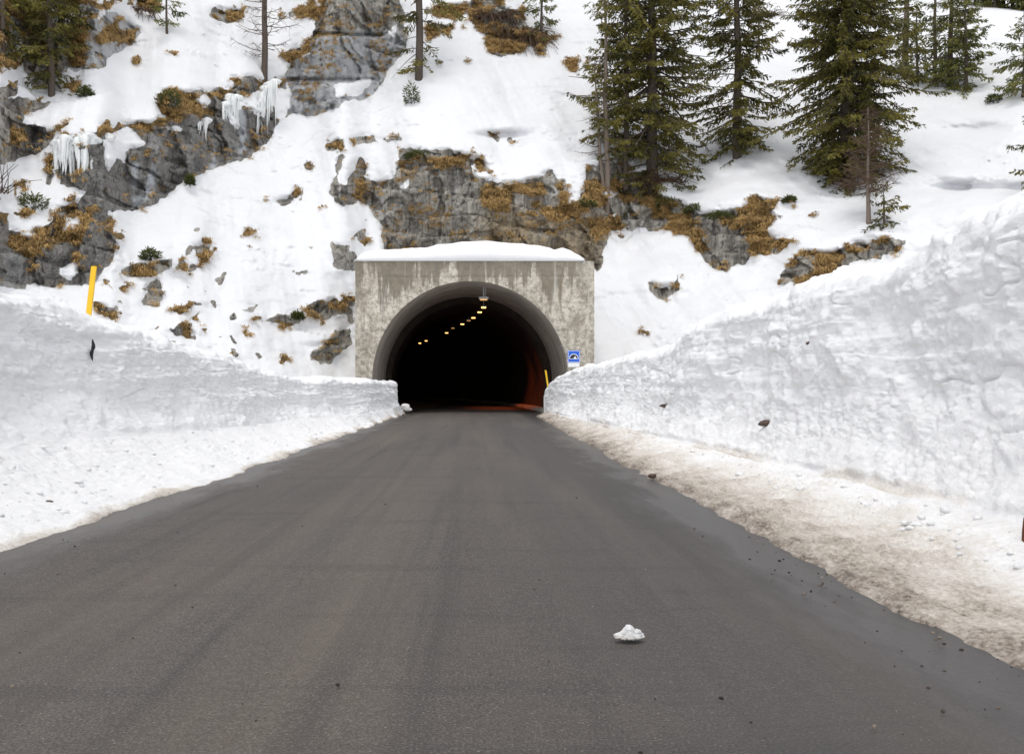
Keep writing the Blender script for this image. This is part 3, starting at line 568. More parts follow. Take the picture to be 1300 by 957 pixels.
# crumbs of snow fallen from the walls, and grit along the asphalt edges
cl = MB()
for k in range(1100):
    P_, T_ = (PL, TL) if k % 2 else (PR, TR)
    a = int(RNG.integers(24, P_.shape[0] - 60)); c_ = int(RNG.integers(14, 92)); s_ = .008 + .035 * RNG.random() ** 4
    if T_[a, c_] > 0.02 or (k % 2 == 0 and T_[a, c_] < -.45): continue
    lump(cl, P_[a, c_] + [0, 0, s_ * .4], (s_ * RNG.uniform(.8, 1.6), s_ * RNG.uniform(.8, 1.6), s_ * .7), 2, k, .55, 1.8, dirt=0., grime=.1)
tag(cl.build('snow_crumbs', M['bank']), 'crumbs of snow fallen at the feet of the snow walls', 'snow', kind='stuff')
gv = MB()
for k in range(650):
    y = 3.2 * (10 ** RNG.random()) if k % 3 else RNG.uniform(3.2, 9); side = RNG.random()
    if side < .45: x = 2.5 - abs(RNG.normal(0, .35)) + RNG.uniform(-.05, .15)
    elif side < .75: x = -3.85 + abs(RNG.normal(0, .35)) - RNG.uniform(0, .1)
    else: x = RNG.uniform(-3.5, 2.4)
    s_ = .0025 + .010 * RNG.random() ** 5
    lump(gv, (x, y, s_ * .5 + .002), (s_ * RNG.uniform(.8, 1.4), s_, s_ * .75), 1, k, .5, tone=RNG.random())
t = NT('road_grit'); a = t.att('tone'); t.fin(t.ramp(a, (0., (.02, .018, .016)), (.7, (.08, .06, .05)), (1., (.34, .29, .23))), .8, None, .3)
tag(gv.build('gravel', t.m, smooth=False), 'loose grit scattered on the asphalt', 'grit', kind='stuff')

# ------------------------------------------------------------------ tunnel
TY = 52.0; ACX, ACZ, AR = -.66, 1.78, 5.12
XL0, XR0, ZT = (451 - U0) / F * TY, (754.5 - U0) / F * TY, CAMH + (V0 - 331.5) / F * TY
tun = tag(empty('road_tunnel', (ACX, TY, 0)), 'round-arched concrete road tunnel portal stained by water runs', 'tunnel')
def P0(mb, name, mat, **k):                                            # tunnel pieces are modelled in world coordinates
    o = mb.build(name, mat, tun, **k); o.matrix_parent_inverse = tun.matrix_world.inverted(); return o
tun.matrix_world = __import__('mathutils').Matrix.Translation(tun.location); 
th0 = math.asin(-(ACZ + .4) / AR); th = np.linspace(th0, np.pi - th0, 97)
ac, as_ = ACX + AR * np.cos(th), ACZ + AR * np.sin(th)
def to_rect(t):
    dx, dz = math.cos(t), math.sin(t); k = 1e9
    if dx > 1e-6: k = min(k, (XR0 - ACX) / dx)
    if dx < -1e-6: k = min(k, (XL0 - ACX) / dx)
    if dz > 1e-6: k = min(k, (ZT - ACZ) / dz)
    if dz < -1e-6: k = min(k, (-.4 - ACZ) / dz)
    return ACX + k * dx, ACZ + k * dz
# add exact corner directions so the outer edge stays square
cor = [math.atan2(ZT - ACZ, XR0 - ACX), math.atan2(ZT - ACZ, XL0 - ACX)]
th = np.sort(np.concatenate([th, cor])); ac, as_ = ACX + AR * np.cos(th), ACZ + AR * np.sin(th)
outp = np.array([to_rect(t) for t in th])
wv = MB(); n = len(th); fr = np.linspace(0, 1, 9)
ring = [np.stack([ac + (outp[:, 0] - ac) * f_, np.full(n, TY), as_ + (outp[:, 1] - as_) * f_], -1) for f_ in fr]
ring[0][:, 1] = TY + .06; ring[1] = ring[0] + (ring[1] - ring[0]) * .06; ring[1][:, 1] = TY
ring.append(np.stack([outp[:, 0], np.full(n, TY + 13.), outp[:, 1]], -1))
ring[-2][:, 1] = TY
wv.add(np.concatenate(ring), grid_faces(len(ring), n))
P0(wv, 'portal_wall', M['conc'], smooth=False)
lv = MB(); yy = np.linspace(TY + .06, TY + 9.2, 26)
lr = [np.stack([ac + cx(y), np.full(n, y), as_ + .012 * ((i_ % 4) == 0)], -1) for i_, y in enumerate(yy)]
lv.add(np.concatenate(lr), grid_faces(len(yy), n))
P0(lv, 'lining', M['lining'])
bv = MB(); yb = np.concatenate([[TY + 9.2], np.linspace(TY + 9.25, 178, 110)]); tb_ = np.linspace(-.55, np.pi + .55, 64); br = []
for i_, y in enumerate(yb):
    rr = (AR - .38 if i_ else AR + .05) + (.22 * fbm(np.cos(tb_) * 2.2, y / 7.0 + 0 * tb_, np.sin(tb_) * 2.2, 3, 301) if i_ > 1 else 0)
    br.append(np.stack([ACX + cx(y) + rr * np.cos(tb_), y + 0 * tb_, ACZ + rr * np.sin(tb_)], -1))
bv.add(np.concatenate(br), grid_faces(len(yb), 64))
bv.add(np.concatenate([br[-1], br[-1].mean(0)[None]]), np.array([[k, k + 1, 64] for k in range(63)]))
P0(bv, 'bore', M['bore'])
for sd_ in (-1, 1):
    kb = MB(); yk = np.linspace(TY + .3, 170, 70); kv = []
    for y in yk:
        xo = cx(y); a_, b_ = (3.25, 4.6) if sd_ > 0 else (-5.9, -4.55)
        kv.append([(a_ + xo, y, -.1), (a_ + xo, y, .16), (b_ + xo, y, .17), (b_ + xo, y, -.1)])
    kb.add(np.array(kv).reshape(-1, 3), grid_faces(len(yk), 4)); P0(kb, 'kerb', M['lining'], smooth=False)
# snow lying on the portal roof
sx = np.linspace(XL0 - .06, XR0 - .42, 130); sy = np.linspace(0, 1, 40); SX, SY = np.meshgrid(sx, sy)
ht = np.interp(U0 + sx / TY * F, [450, 462, 480, 520, 545, 565, 585, 610, 640, 680, 700, 705, 716, 728, 740, 752], [.25, .62, .72, .80, .88, 1.05, 1.20, 1.18, 1.08, .92, .82, .72, .86, .66, .38, .05])
edge = np.minimum(1, (SY * 12.5) / 1.1); prof = np.sqrt(1 - (1 - edge) ** 2); 
HZ = ht[None, :] * prof * (1 + .10 * fbm(SX / 1.4, SY * 6, 0, 3, 311)) + .05 * fbm(SX / .5, SY * 14, 0, 3, 315) * prof
side_ = np.minimum(1, np.minimum(SX - sx[0], sx[-1] - SX) / .35); HZ = HZ * np.sqrt(np.clip(1 - (1 - side_) ** 2, 0, 1))
SYY = TY - .10 - .10 * fbm(SX / 1.3, 0, 0, 3, 317) + SY * 12.5
cap = MB(); top_ = np.stack([SX, SYY, ZT + .004 + HZ], -1)
# underside so the lip is solid
under = top_[0].copy(); under[:, 2] = ZT + .004; under2 = under.copy(); under2[:, 1] += .4
cap.add(np.concatenate([under2[None], top_]).reshape(-1, 3), grid_faces(41, 130), dirt=0., grime=.05)
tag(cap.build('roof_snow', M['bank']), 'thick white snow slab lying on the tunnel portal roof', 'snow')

# lamps under the tunnel crown, following its left-hand bend
def lamp(px, py, d, lit, label, big=False, proto=None):
    p = ray(px, py, d)
    if proto: o = copy_tree(proto); o.location = p
    else:
        o = empty('tunnel_lamp', p)
        a = MB(); a.box(-.15, .15, -.09, .09, .05, .11); a.tube([(0, 0, .11), (0, 0, .55)], .015); a.build('housing', M['galv'], o, smooth=False)
        a = MB(); a.box(-.13, .13, -.07, .07, -.01, .048); a.build('lamp_glass', M['lamp'] if lit else M['dimlamp'], o, smooth=False)
    return tag(o, label, 'lamp', 'lamps along the tunnel ceiling')
L0 = lamp(614, 391, 57.5, 1, 'glowing tunnel lamp just under the hanging lamp with the grey bracket')
LP = [(609, 397, 64.5, 'second glowing tunnel lamp behind the bracketed one'), (601, 404, 69.7, 'third glowing tunnel lamp down the curving row'), (587, 412, 76.6, 'fourth glowing tunnel lamp, in the middle of the curving row'),
      (567, 423, 88.8, 'fifth glowing tunnel lamp, alone in a wide gap of the row'), (541, 433, 104., 'right one of the two close lamps low in the row'), (512, 441, 120., 'last and lowest glowing lamp by the left tunnel wall')]
for a_ in LP: lamp(a_[0], a_[1], a_[2], 1, a_[3], proto=L0)
dl = lamp(595, 407.5, 72.5, 0, 'faint lamp between the third and fourth glowing ones')
lamp(575, 417, 82., 0, 'unlit lamp just right of the lone fifth glowing lamp', proto=dl); lamp(533, 436, 109., 1, 'left one of the two close lamps low in the row', proto=L0)
hl = tag(empty('tunnel_lamp', ray(614, 381, 54.5)), 'nearest tunnel lamp, hung on a grey bracket under the arch crown', 'lamp', 'lamps along the tunnel ceiling')
a = MB(); a.box(-.26, .26, -.15, .15, .05, .17); a.build('housing', M['galv'], hl, smooth=False)
a = MB(); a.box(-.2, .2, -.11, .11, -.01, .048); a.build('lamp_glass', M['dimlamp'], hl, smooth=False)
a = MB(); a.box(-.03, .03, -.03, .03, .17, .90); a.box(.08, .11, -.02, .02, .17, .90); a.build('bracket', M['galv'], hl, smooth=False)
for x_, z_, d_ in ((609, 397, 64.5), (601, 404, 69.7)):
    li = bpy.data.lights.new('sodium_lamp_light', 'SPOT'); li.color = (1., .17, .03); li.energy = 480.; li.shadow_soft_size = .5; li.spot_size = R(74); li.spot_blend = 1.
    lo = bpy.data.objects.new('sodium_lamp_light', li); lo.location = ray(x_, z_ + 1.5, d_) - Vector((0, 0, .12)); lo.rotation_euler = Vector((-2.6, .9, 6.1)).to_track_quat('Z', 'Y').to_euler(); C.objects.link(lo)

# ------------------------------------------------------------------ sign, poles, small things
sp = ray(728.5, 452.5, 50.4); hs = .31
sg = tag(empty('tunnel_sign', (sp.x, sp.y, 0)), 'square blue tunnel road sign beside the right foot of the arch', 'road sign')
a = MB(); a.tube([(0, .06, 0), (0, .06, sp.z + .2)], .03, 10); a.build('post', M['galv'], sg)
a = MB(); a.box(-hs, hs, 0, .025, sp.z - hs, sp.z + hs); a.build('panel', M['blue'], sg, smooth=False)
a = MB(); w_ = .018; hh = hs - .02
for b_ in ((-hh, hh, hh - w_, hh), (-hh, hh, -hh, -hh + w_), (-hh, -hh + w_, -hh + w_, hh - w_), (hh - w_, hh, -hh + w_, hh - w_)): a.box(b_[0], b_[1], -.006, -.002, sp.z + b_[2], sp.z + b_[3])
a.build('border', M['white'], sg, smooth=False)
def disc(mb, r0, z0, y, half=True, n=28):
    t_ = np.linspace(0, np.pi, n); v_ = np.stack([r0 * np.cos(t_), np.full(n, y), z0 + r0 * np.sin(t_)], -1)
    v2 = v_.copy(); v2[:, 1] += .003; k = len(v_)
    mb.add(np.concatenate([v_, v2]), [np.arange(k)[None, ::-1].copy(), np.array([[i_, i_ + 1, k + i_ + 1, k + i_] for i_ in range(k - 1)])])
a = MB(); disc(a, .235, sp.z - .10, -.006); a.build('arch_outline', M['white'], sg, smooth=False)
a = MB(); disc(a, .20, sp.z - .10, -.011); a.build('tunnel_symbol', M['black'], sg, smooth=False)
a = MB(); zb_ = sp.z - .11
a.add([(-.02, -.016, zb_), (.15, -.016, zb_), (.075, -.016, zb_ + .12), (.045, -.016, zb_ + .12)], [(0, 1, 2, 3)]); a.box(-.235, .235, -.0165, -.013, zb_ - .022, zb_ - .001)
a.build('road_symbol', M['white'], sg, smooth=False)
a = MB(); a.box(-hs + .02, hs - .02, 0, .02, sp.z - hs - .22, sp.z - hs - .015); a.build('distance_plate', M['white'], sg, smooth=False)

pt, pb = ray(119.5, 338, 17.2), ray(112.5, 400, 17.2)
dn_ = (pt - pb); base = pb - dn_ * 1.9
po = tag(empty('marker_pole', base), 'flat yellow snow marker pole leaning out of the left snow wall', 'marker pole')
def slat(o, name, mat, p, q, w, d):
    a = MB(); p, q = p - base_, q - base_
    v_ = [(p.x + sx_ * w, p.y + sy_ * d, p.z) for sx_, sy_ in ((-1, -1), (1, -1), (1, 1), (-1, 1))] + [(q.x + sx_ * w, q.y + sy_ * d, q.z) for sx_, sy_ in ((-1, -1), (1, -1), (1, 1), (-1, 1))]
    a.add(v_, [(0, 1, 5, 4), (1, 2, 6, 5), (2, 3, 7, 6), (3, 0, 4, 7), (4, 5, 6, 7), (3, 2, 1, 0)]); return a.build(name, mat, o, smooth=False)
base_ = base; slat(po, 'blade', M['yellow'], base, pt, .044, .02); slat(po, 'end_cap', M['black'], pt + Vector((0, 0, .001)), pt + Vector((.001, 0, .012)), .046, .022)
pt, pb = ray(692.6, 470, 49.2), ray(695.5, 489, 49.2); base_ = pb - (pt - pb) * 1.9
po = tag(empty('marker_pole', base_), 'thin yellow marker pole in front of the dark tunnel mouth', 'marker pole')
slat(po, 'blade', M['yellow'], base_, pt, .042, .02); slat(po, 'end_cap', M['black'], pt + Vector((0, 0, .001)), pt + Vector((0, 0, .015)), .044, .022)
p = bank_pt(PL, TL, 114, 444)
a = MB(); zs = np.linspace(-.17, .17, 9)
a.tube(np.stack([.012 * np.sin(zs * 26) + zs * .06, 0 * zs - .0, zs], -1), [.004, .016, .024, .03, .022, .032, .026, .018, .006], 7)
o = tag(a.build('black_strip', M['black'], loc=p + Vector((.03, -.02, 0))), 'ragged black strip stuck in the snow wall below the leaning pole', 'strip')
p = ray(1300, 690, 7.3)
po = tag(empty('wooden_post', (p.x, p.y, .05)), 'short rusty brown post poking from the snow at the right wall foot', 'post')
a = MB(); a.tube([(.04, 0, -.1), (.04, 0, .1), (.042, 0, .25), (.05, .01, .34), (.055, .01, .37)], [.058, .056, .053, .046, .02], 9); a.build('stump', M['rust'], po, smooth=False)
a = MB(); lump(a, (.02, -.055, .2), (.03, .02, .03), 2, 4, .4, dirt=0., grime=0.); a.build('snow_clump', M['bank'], po)
lx, ly = (799 - U0) / F * 5.33, 5.33
a = MB()
v_, f_ = ico(4)
v_, f_ = ico(5); u_ = v_[:, 0] * (1 + .12 * fbm(v_[:, 1] * 2, v_[:, 2] * 2, 0, 2, 7)); hx = np.interp(u_, [-1, -.75, -.45, -.12, .12, .32, .5, .75, 1], [.10, .24, .40, 1., .95, .62, .60, .50, .14])
q_ = np.stack([u_ * .083, v_[:, 1] * .052 * (.6 + .4 * hx), .002 + (np.where(v_[:, 2] > 0, v_[:, 2] ** .8 if False else np.abs(v_[:, 2]) ** .55, v_[:, 2] * .25)) * .060 * hx ** .8 + .016], -1)
q_ += v_ * (.012 * fbm(v_[:, 0] * 2.6, v_[:, 1] * 2.6, v_[:, 2] * 2.6, 3, 5) + .006 * fbm(v_[:, 0] * 9, v_[:, 1] * 9, v_[:, 2] * 9, 3, 6))[:, None]; q_[:, 2] = np.maximum(q_[:, 2], 0)
a.add(q_, f_, dirt=.55 * sstep(.034, .004, q_[:, 2]) + .03, grime=.5)
tag(a.build('snow_lump', M['bank'], loc=(lx, ly, .0)), 'small dirty lump of snow lying alone on the asphalt', 'snow lump')
def rock(px, py, d, s, label, on=None, sq=.8):
    p = on if on is not None else ray(px, py, d)
    a = MB(); lump(a, (0, 0, 0), (s * 1.2, s, s * sq), 3, int(px), .55, 1.6)
    return tag(a.build('stone', M['stone'], loc=p), label, 'stone')
rock(828, 604, 14.8, .045, 'brown stone lying on the right edge of the asphalt')
rock(63, 637, 10., .03, 'dark pebble on the snow apron left of the road', bank_pt(PL, TL, 63, 637))
rock(845, 515, 0, .10, 'dark lump standing in for a hole in the right snow wall, the one nearer the tunnel', bank_pt(PR, TR, 845, 515), .4)  # darkness of a hole in the wall, put in as a solid lump
rock(975, 537, 0, .11, 'dark lump standing in for a hole in the right snow wall, the bigger nearer one', bank_pt(PR, TR, 975, 537), .5)  # likewise a dark lump added in place of a hole
rock(1027, 436, 0, .03, 'tan pebble high in the right snow wall', bank_pt(PR, TR, 1027, 436))
a = MB(); lump(a, (0, 0, .15), (.22, .25, .2), 3, 9, .4, dirt=.3, grime=1.); lump(a, (.1, .05, .05), (.2, .25, .12), 3, 10, .4, dirt=.3, grime=1.)
tag(a.build('snow_lump', M['bank'], loc=ray(515, 521, 50.6)), 'dirty snow lump at the left foot of the tunnel mouth', 'snow lump')

# ------------------------------------------------------------------ dry grass hanging over the ledges
cell = np.abs(np.gradient(Z_, axis=0)) * np.abs(np.gradient(X_, axis=1)) + 1e-9
vis = (PX > -60) & (PX < 1360) & (PY > -50) & (PY < 520)
ge = blur(GRASS, 1.0, 1.0); mixg = blur(((nz > .05) * ROCK), 1., 1.)
w_ = (ge ** 1.5 + .10 * mixg) * vis * cell * np.sqrt(DD / 60); w_ /= w_.sum()
NT_ = 13000
pick = RNG.choice(w_.size, NT_, p=w_.ravel()); 
tp = np.stack([X_.ravel()[pick], Y_.ravel()[pick], Z_.ravel()[pick]], -1) + RNG.normal(0, .06, (NT_, 3)); tp[:, 1] -= .05
NB = 12; N = NT_ * NB
size = np.repeat(RNG.uniform(.16, .46, NT_), NB) * RNG.uniform(.6, 1.15, N)
az = RNG.normal(-np.pi / 2, 1.0, N); el = RNG.uniform(-.1, .95, N)
dr = np.stack([np.cos(az) * np.cos(el), np.sin(az) * np.cos(el), np.sin(el)], -1)
b0 = np.repeat(tp, NB, 0) + RNG.normal(0, .07, (N, 3)) * [1, .6, .5]
m0 = b0 + dr * (size * .5)[:, None]; t0 = m0 + (dr * [.55, .55, .25] - [0, 0, .75]) * (size * .6)[:, None]
sd = np.stack([-dr[:, 1], dr[:, 0], 0 * az], -1); sd /= np.linalg.norm(sd, axis=1)[:, None] + 1e-6; sd[:, 0] = np.where(np.abs(sd[:, 0]) < .5, .8, sd[:, 0])
wd = (RNG.uniform(.010, .022, N))[:, None]
gvv = np.stack([b0 - sd * wd, b0 + sd * wd, m0 - sd * wd, m0 + sd * wd, t0 - sd * wd * .2, t0 + sd * wd * .2], 1)
bi = np.arange(N)[:, None] * 6; gf = np.concatenate([bi + [0, 1, 3, 2], bi + [2, 3, 5, 4]])
tone = np.clip(np.repeat(RNG.beta(2.5, 2., NT_), NB) * .85 + RNG.uniform(-.12, .15, N), 0, 1)
gm = MB(); gm.add(gvv.reshape(-1, 3), gf, tone=np.repeat(tone, 6))
tag(gm.build('grass', M['grass'], smooth=False), 'dry orange grass tufts hanging over the rock ledges', 'grass', kind='stuff')

# ------------------------------------------------------------------ trees
def diamonds(mb, base, dr, ln, wd, rng, tone):
    base, dr, ln, wd = map(np.asarray, (base, dr, ln, wd)); n = len(base)
    rv = rng.normal(size=(n, 3)); s = np.cross(dr, rv); s /= np.linalg.norm(s, axis=1)[:, None] + 1e-9
    tip = base + dr * ln[:, None]; mid = base + dr * (ln * .45)[:, None]
    v = np.stack([base, mid + s * wd[:, None], tip, mid - s * wd[:, None]], 1)
    mb.add(v.reshape(-1, 3), np.arange(n * 4).reshape(-1, 4), tone=np.repeat(tone, 4))
def spruce(name, H, Rb, zbare, seed, tr, dens=1., mat='spruce', bark='bark', lean=(0, 0), gap=.12, droop=.45, fade=0., needle=1., wbase=.65):
    """A spruce: whorls of drooping boughs carrying hanging twigs; trunk and limbs are one mesh, needles another."""
    rng = np.random.default_rng(seed)
    root = empty(name, (0, 0, 0)); tm = MB(); cm = MB()
    zs = np.linspace(-.6, H, 14); cur = lambda z: np.stack([lean[0] * (z / H) ** 1. * H + .05 * np.sin(z * .7 + seed), lean[1] * z + .05 * np.cos(z * .5), z], -1)
    tm.tube(cur(zs), tr * np.clip(1 - zs / H, .03, 1) ** .8 + .01, 9)
    B, Dr, Ln, Wd, Tn = [], [], [], [], []
    z = zbare
    while z < H - .25:
        f = z / H
        nb = max(3, int(rng.integers(4, 7) * dens))
        a0 = rng.uniform(0, 6.28)
        for k in range(nb):
            if rng.random() < gap + .06: continue
            az_ = a0 + k * 6.283 / nb + rng.normal(0, .3); zz = z + rng.uniform(-.45, .45)
            L = Rb * (1 + .22 * math.sin(az_ * 2 + z * .9 + seed)) * min(1., 1.75 * (1 - f)) ** .85 * (wbase + (1 - wbase) * min(1, (z - zbare) / (.18 * H))) * rng.choice([.55, .8, .95, 1.05, 1.2], p=[.12, .25, .3, .23, .1]) * rng.uniform(.88, 1.1) + .15
            e0 = (-.18 + .75 * f ** 1.5) + rng.normal(0, .17)
            s = np.linspace(0, 1, 7)
            c0 = cur(np.array([zz]))[0]; h = np.array([math.cos(az_), math.sin(az_), 0]); pr = np.array([-h[1], h[0], 0])
            wig = rng.normal(0, .07)
            ax = c0 + h * (L * s * (1 - .06 * s))[:, None] + pr * (wig * L * s * s)[:, None] + np.array([0, 0, 1.]) * (L * (math.tan(e0) * s - droop * rng.uniform(.6, 1.5) * (1 - f) * s ** 2 + .55 * droop * s ** 3.2))[:, None]
            tm.tube(ax, np.linspace(.035, .007, 7) * (.5 + L / 4) * (tr / .25) ** .5, 3, cap=False)
            if rng.random() < fade * (1 - f): continue
            nt = max(5, int(L / .085)); st = np.sort(rng.uniform(.10, 1, nt)) ** .85
            pos = np.stack([np.interp(st, s, ax[:, q_]) for q_ in range(3)], -1)
            sg_ = np.where(np.arange(nt) % 2, 1, -1)
            dl_ = h * rng.uniform(.35, .8, nt)[:, None] + pr * (sg_ * rng.uniform(.45, .9, nt))[:, None] + np.array([0, 0, 1.]) * (-rng.uniform(.05, 1.1, nt))[:, None]
            dl_ /= np.linalg.norm(dl_, axis=1)[:, None]
            ln_ = (np.minimum(.32 * L, .62) * (1.05 - .55 * st) * rng.uniform(.6, 1.25, nt) + .08)
            bt = np.clip(rng.beta(2.2, 2.2) * .8 + rng.normal(0, .03), 0, .88)
            for rep in range(4):
                o_ = rng.uniform(.0, .8, nt) if rep else np.zeros(nt)
                jd = dl_ + rng.normal(0, .38 if rep else .08, (nt, 3)) - [0, 0, .10 * rep]; jd /= np.linalg.norm(jd, axis=1)[:, None]
                B.append(pos + dl_ * (ln_ * o_)[:, None]); Dr.append(jd); Ln.append(ln_ * (.5 if rep else 1.)); Wd.append(rng.uniform(.024, .055, nt) * needle)
                tn = np.clip(bt + rng.normal(0, .13, nt), 0, .88); tn = np.where(rng.random(nt) < .03, 1., tn); Tn.append(tn)
        z += rng.uniform(.24, .48) / dens ** .3
    tm.build('trunk', M[bark], root)
    diamonds(cm, np.concatenate(B), np.concatenate(Dr), np.concatenate(Ln), np.concatenate(Wd), rng, np.concatenate(Tn))
    cm.build('crown', M[mat], root, smooth=False)
    return root
def bare(name, H, tr, z0, Lb, seed, mat='palebark', nbr=40, lean=(0, 0), twig='dead', dense=6, dr=-.15, hook=0.):
    """A leafless or dead conifer: trunk, plus a crown of fine forked twigs."""
    rng = np.random.default_rng(seed); root = empty(name, (0, 0, 0)); tm = MB(); cm = MB()
    zs = np.linspace(-.5, H, 16)
    cur = lambda z: np.stack([lean[0] * z + hook * np.exp(-np.maximum(z, 0) / .9) + .03 * np.sin(z * 1.3 + seed), lean[1] * z, z], -1)
    tm.tube(cur(zs), tr * np.clip(1 - zs / H, .05, 1) ** .8 + .006, 8); tm.build('trunk', M[mat], root)
    for k in range(nbr):
        z = z0 + (H - z0) * (k + rng.random()) / nbr; f = (z - z0) / (H - z0); L = Lb * (1 - f * .75) * rng.uniform(.4, 1.1)
        a = rng.uniform(0, 6.28); h = np.array([math.cos(a), math.sin(a), 0]); s = np.linspace(0, 1, 6)
        ax = cur(np.array([z]))[0] + h * (L * s)[:, None] + np.array([0, 0, 1.]) * (L * (dr * s + .25 * s ** 2.5))[:, None] + rng.normal(0, .02, (6, 3)) * s[:, None]
        cm.tube(ax, np.linspace(.026, .009, 6) * (.6 + L * .4), 3, cap=False, tone=rng.uniform(.2, .8))
        for q_ in range(dense):
            t_ = rng.uniform(.2, 1); p = np.array([np.interp(t_, s, ax[:, c]) for c in range(3)])
            d = h * rng.uniform(.2, .8) + np.array([-h[1], h[0], 0]) * rng.choice([-1, 1]) * rng.uniform(.4, .9) + np.array([0, 0, rng.uniform(-.6, .3)])
            l_ = L * rng.uniform(.12, .4); cm.tube([p, p + d * l_ * .5 + rng.normal(0, .015, 3), p + d * l_ - [0, 0, .1 * l_]], [.014, .011, .006], 3, cap=False, tone=rng.uniform(0, 1))
    cm.build('crown', M[twig], root, smooth=False)
    return root
def put(o, px, py, label, group=None, cat='tree', dd=0., rz=None, sc=1.):
    o.location = hill_pt(px, py, dd) - Vector((0, 0, .15)); o.scale = (sc,) * 3
    if rz is not None: o.rotation_euler = (0, 0, rz)
    return tag(o, label, cat, group)
mpx = lambda px, py: F / hill_d(px, py)                                 # photo pixels per metre at that spot, for choosing sizes
G1 = 'spruces on the snow slope above the tunnel'
def H_(px, py, w): return w / mpx(px, py)                               # a width in photo pixels as metres
k_ = mpx(828, 246); put(spruce('spruce_tree', 470 / k_, 80 / k_, 20 / k_, 1, 8.0 / k_, 1.35, gap=.06, fade=.25), 828, 250, 'large dark spruce with a thick straight trunk, above the right corner of the portal', G1)
k_ = mpx(1075, 238); put(spruce('spruce_tree', 520 / k_, 80 / k_, 4 / k_, 2, 9.0 / k_, 1.8, gap=0., wbase=.72), 1076, 232, 'biggest and densest dark spruce, with a dead brown sapling at its foot', G1)
k_ = mpx(935, 196); put(spruce('spruce_tree', 400 / k_, 58 / k_, 6 / k_, 3, 5.5 / k_, 1.0, gap=.10), 936, 200, 'slender dark spruce standing between the two largest spruces', G1)
k_ = mpx(795, 225); put(spruce('spruce_tree', 330 / k_, 52 / k_, 60 / k_, 4, 3.6 / k_, .9, gap=.2, fade=.3), 795, 228, 'thin spruce with a bare lower trunk just left of the large dark spruce', G1)
k_ = mpx(770, 285); put(spruce('spruce_tree', 380 / k_, 46 / k_, 110 / k_, 5, 4.0 / k_, .7, gap=.25, fade=.45, bark='palebark', lean=(-.01, 0)), 771, 290, 'spindly spruce with a pale crooked trunk rooted at the cliff edge', G1)
k_ = mpx(762, 250); put(bare('bare_tree', 190 / k_, 3.0 / k_, 50 / k_, 42 / k_, 6, nbr=34, lean=(-.06, 0), hook=.25), 766, 262, 'leaning dead grey tree with curved bare twigs at the cliff edge', None)
k_ = mpx(1102, 282); put(bare('dead_spruce', 150 / k_, 3.2 / k_, 42 / k_, 50 / k_, 7, nbr=130, dense=15, dr=-.1), 1102, 284, 'small dead spruce with fine reddish brown twigs before the biggest spruce', None)
k_ = mpx(1122, 285); put(spruce('spruce_sapling', 52 / k_, 22 / k_, 4 / k_, 8, 1.6 / k_, 1.3, gap=.2), 1122, 288, 'tiny green spruce sapling at the foot of the dead brown spruce', None)
# behind, on the upper right snowfield
G2 = 'spruces far up the right snowfield'
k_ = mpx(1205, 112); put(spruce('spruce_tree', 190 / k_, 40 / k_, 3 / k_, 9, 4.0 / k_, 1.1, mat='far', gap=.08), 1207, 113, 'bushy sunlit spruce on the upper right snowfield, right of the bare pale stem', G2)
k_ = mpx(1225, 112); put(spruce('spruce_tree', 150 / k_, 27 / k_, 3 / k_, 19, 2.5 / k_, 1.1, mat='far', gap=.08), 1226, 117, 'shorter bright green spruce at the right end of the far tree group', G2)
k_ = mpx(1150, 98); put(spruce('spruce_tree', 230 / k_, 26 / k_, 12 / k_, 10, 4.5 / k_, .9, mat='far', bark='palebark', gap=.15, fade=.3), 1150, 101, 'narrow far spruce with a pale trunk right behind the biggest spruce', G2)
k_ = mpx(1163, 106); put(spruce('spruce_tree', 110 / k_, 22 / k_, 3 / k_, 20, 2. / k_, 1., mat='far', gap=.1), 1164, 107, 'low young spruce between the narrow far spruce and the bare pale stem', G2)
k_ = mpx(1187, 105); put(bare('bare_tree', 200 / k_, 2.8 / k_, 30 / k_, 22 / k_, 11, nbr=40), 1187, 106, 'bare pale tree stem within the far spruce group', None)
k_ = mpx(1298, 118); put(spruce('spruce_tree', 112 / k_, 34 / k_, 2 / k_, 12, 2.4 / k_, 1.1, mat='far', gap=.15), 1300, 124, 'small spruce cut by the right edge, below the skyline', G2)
k_ = mpx(1299, 250); put(spruce('spruce_tree', 130 / k_, 40 / k_, 18 / k_, 13, 2.6 / k_, .7, gap=.2), 1326, 252, 'spruce outside the right edge reaching in with three dark boughs', None)
# upper left crag
G3 = 'spruces on the upper left crag'
k_ = mpx(64, 120); put(spruce('spruce_tree', 300 / k_, 50 / k_, 22 / k_, 14, 4.2 / k_, .95, gap=.15), 64, 122, 'dark spruce with a short bare trunk on the left ledge', G3)
k_ = mpx(33, 70); put(spruce('spruce_tree', 240 / k_, 44 / k_, 4 / k_, 15, 3.2 / k_, .8, gap=.25, fade=.2), 33, 78, 'thin spruce behind and left of the ledge spruce, against rock', G3)
k_ = mpx(75, 45); put(spruce('spruce_tree', 260 / k_, 36 / k_, 6 / k_, 21, 4. / k_, .8, gap=.25), 78, 44, 'spruce trunk top left beside the light crag', G3)
k_ = mpx(4, 60); put(spruce('spruce_tree', 200 / k_, 30 / k_, 6 / k_, 22, 3. / k_, .8, gap=.25), 4, 70, 'ragged spruce at the left picture edge', G3)
k_ = mpx(212, 42); put(spruce('spruce_tree', 92 / k_, 24 / k_, 22 / k_, 16, 1.6 / k_, .9, gap=.2, mat='far'), 212, 44, 'small lone spruce on the snow right of the light crag', G3)
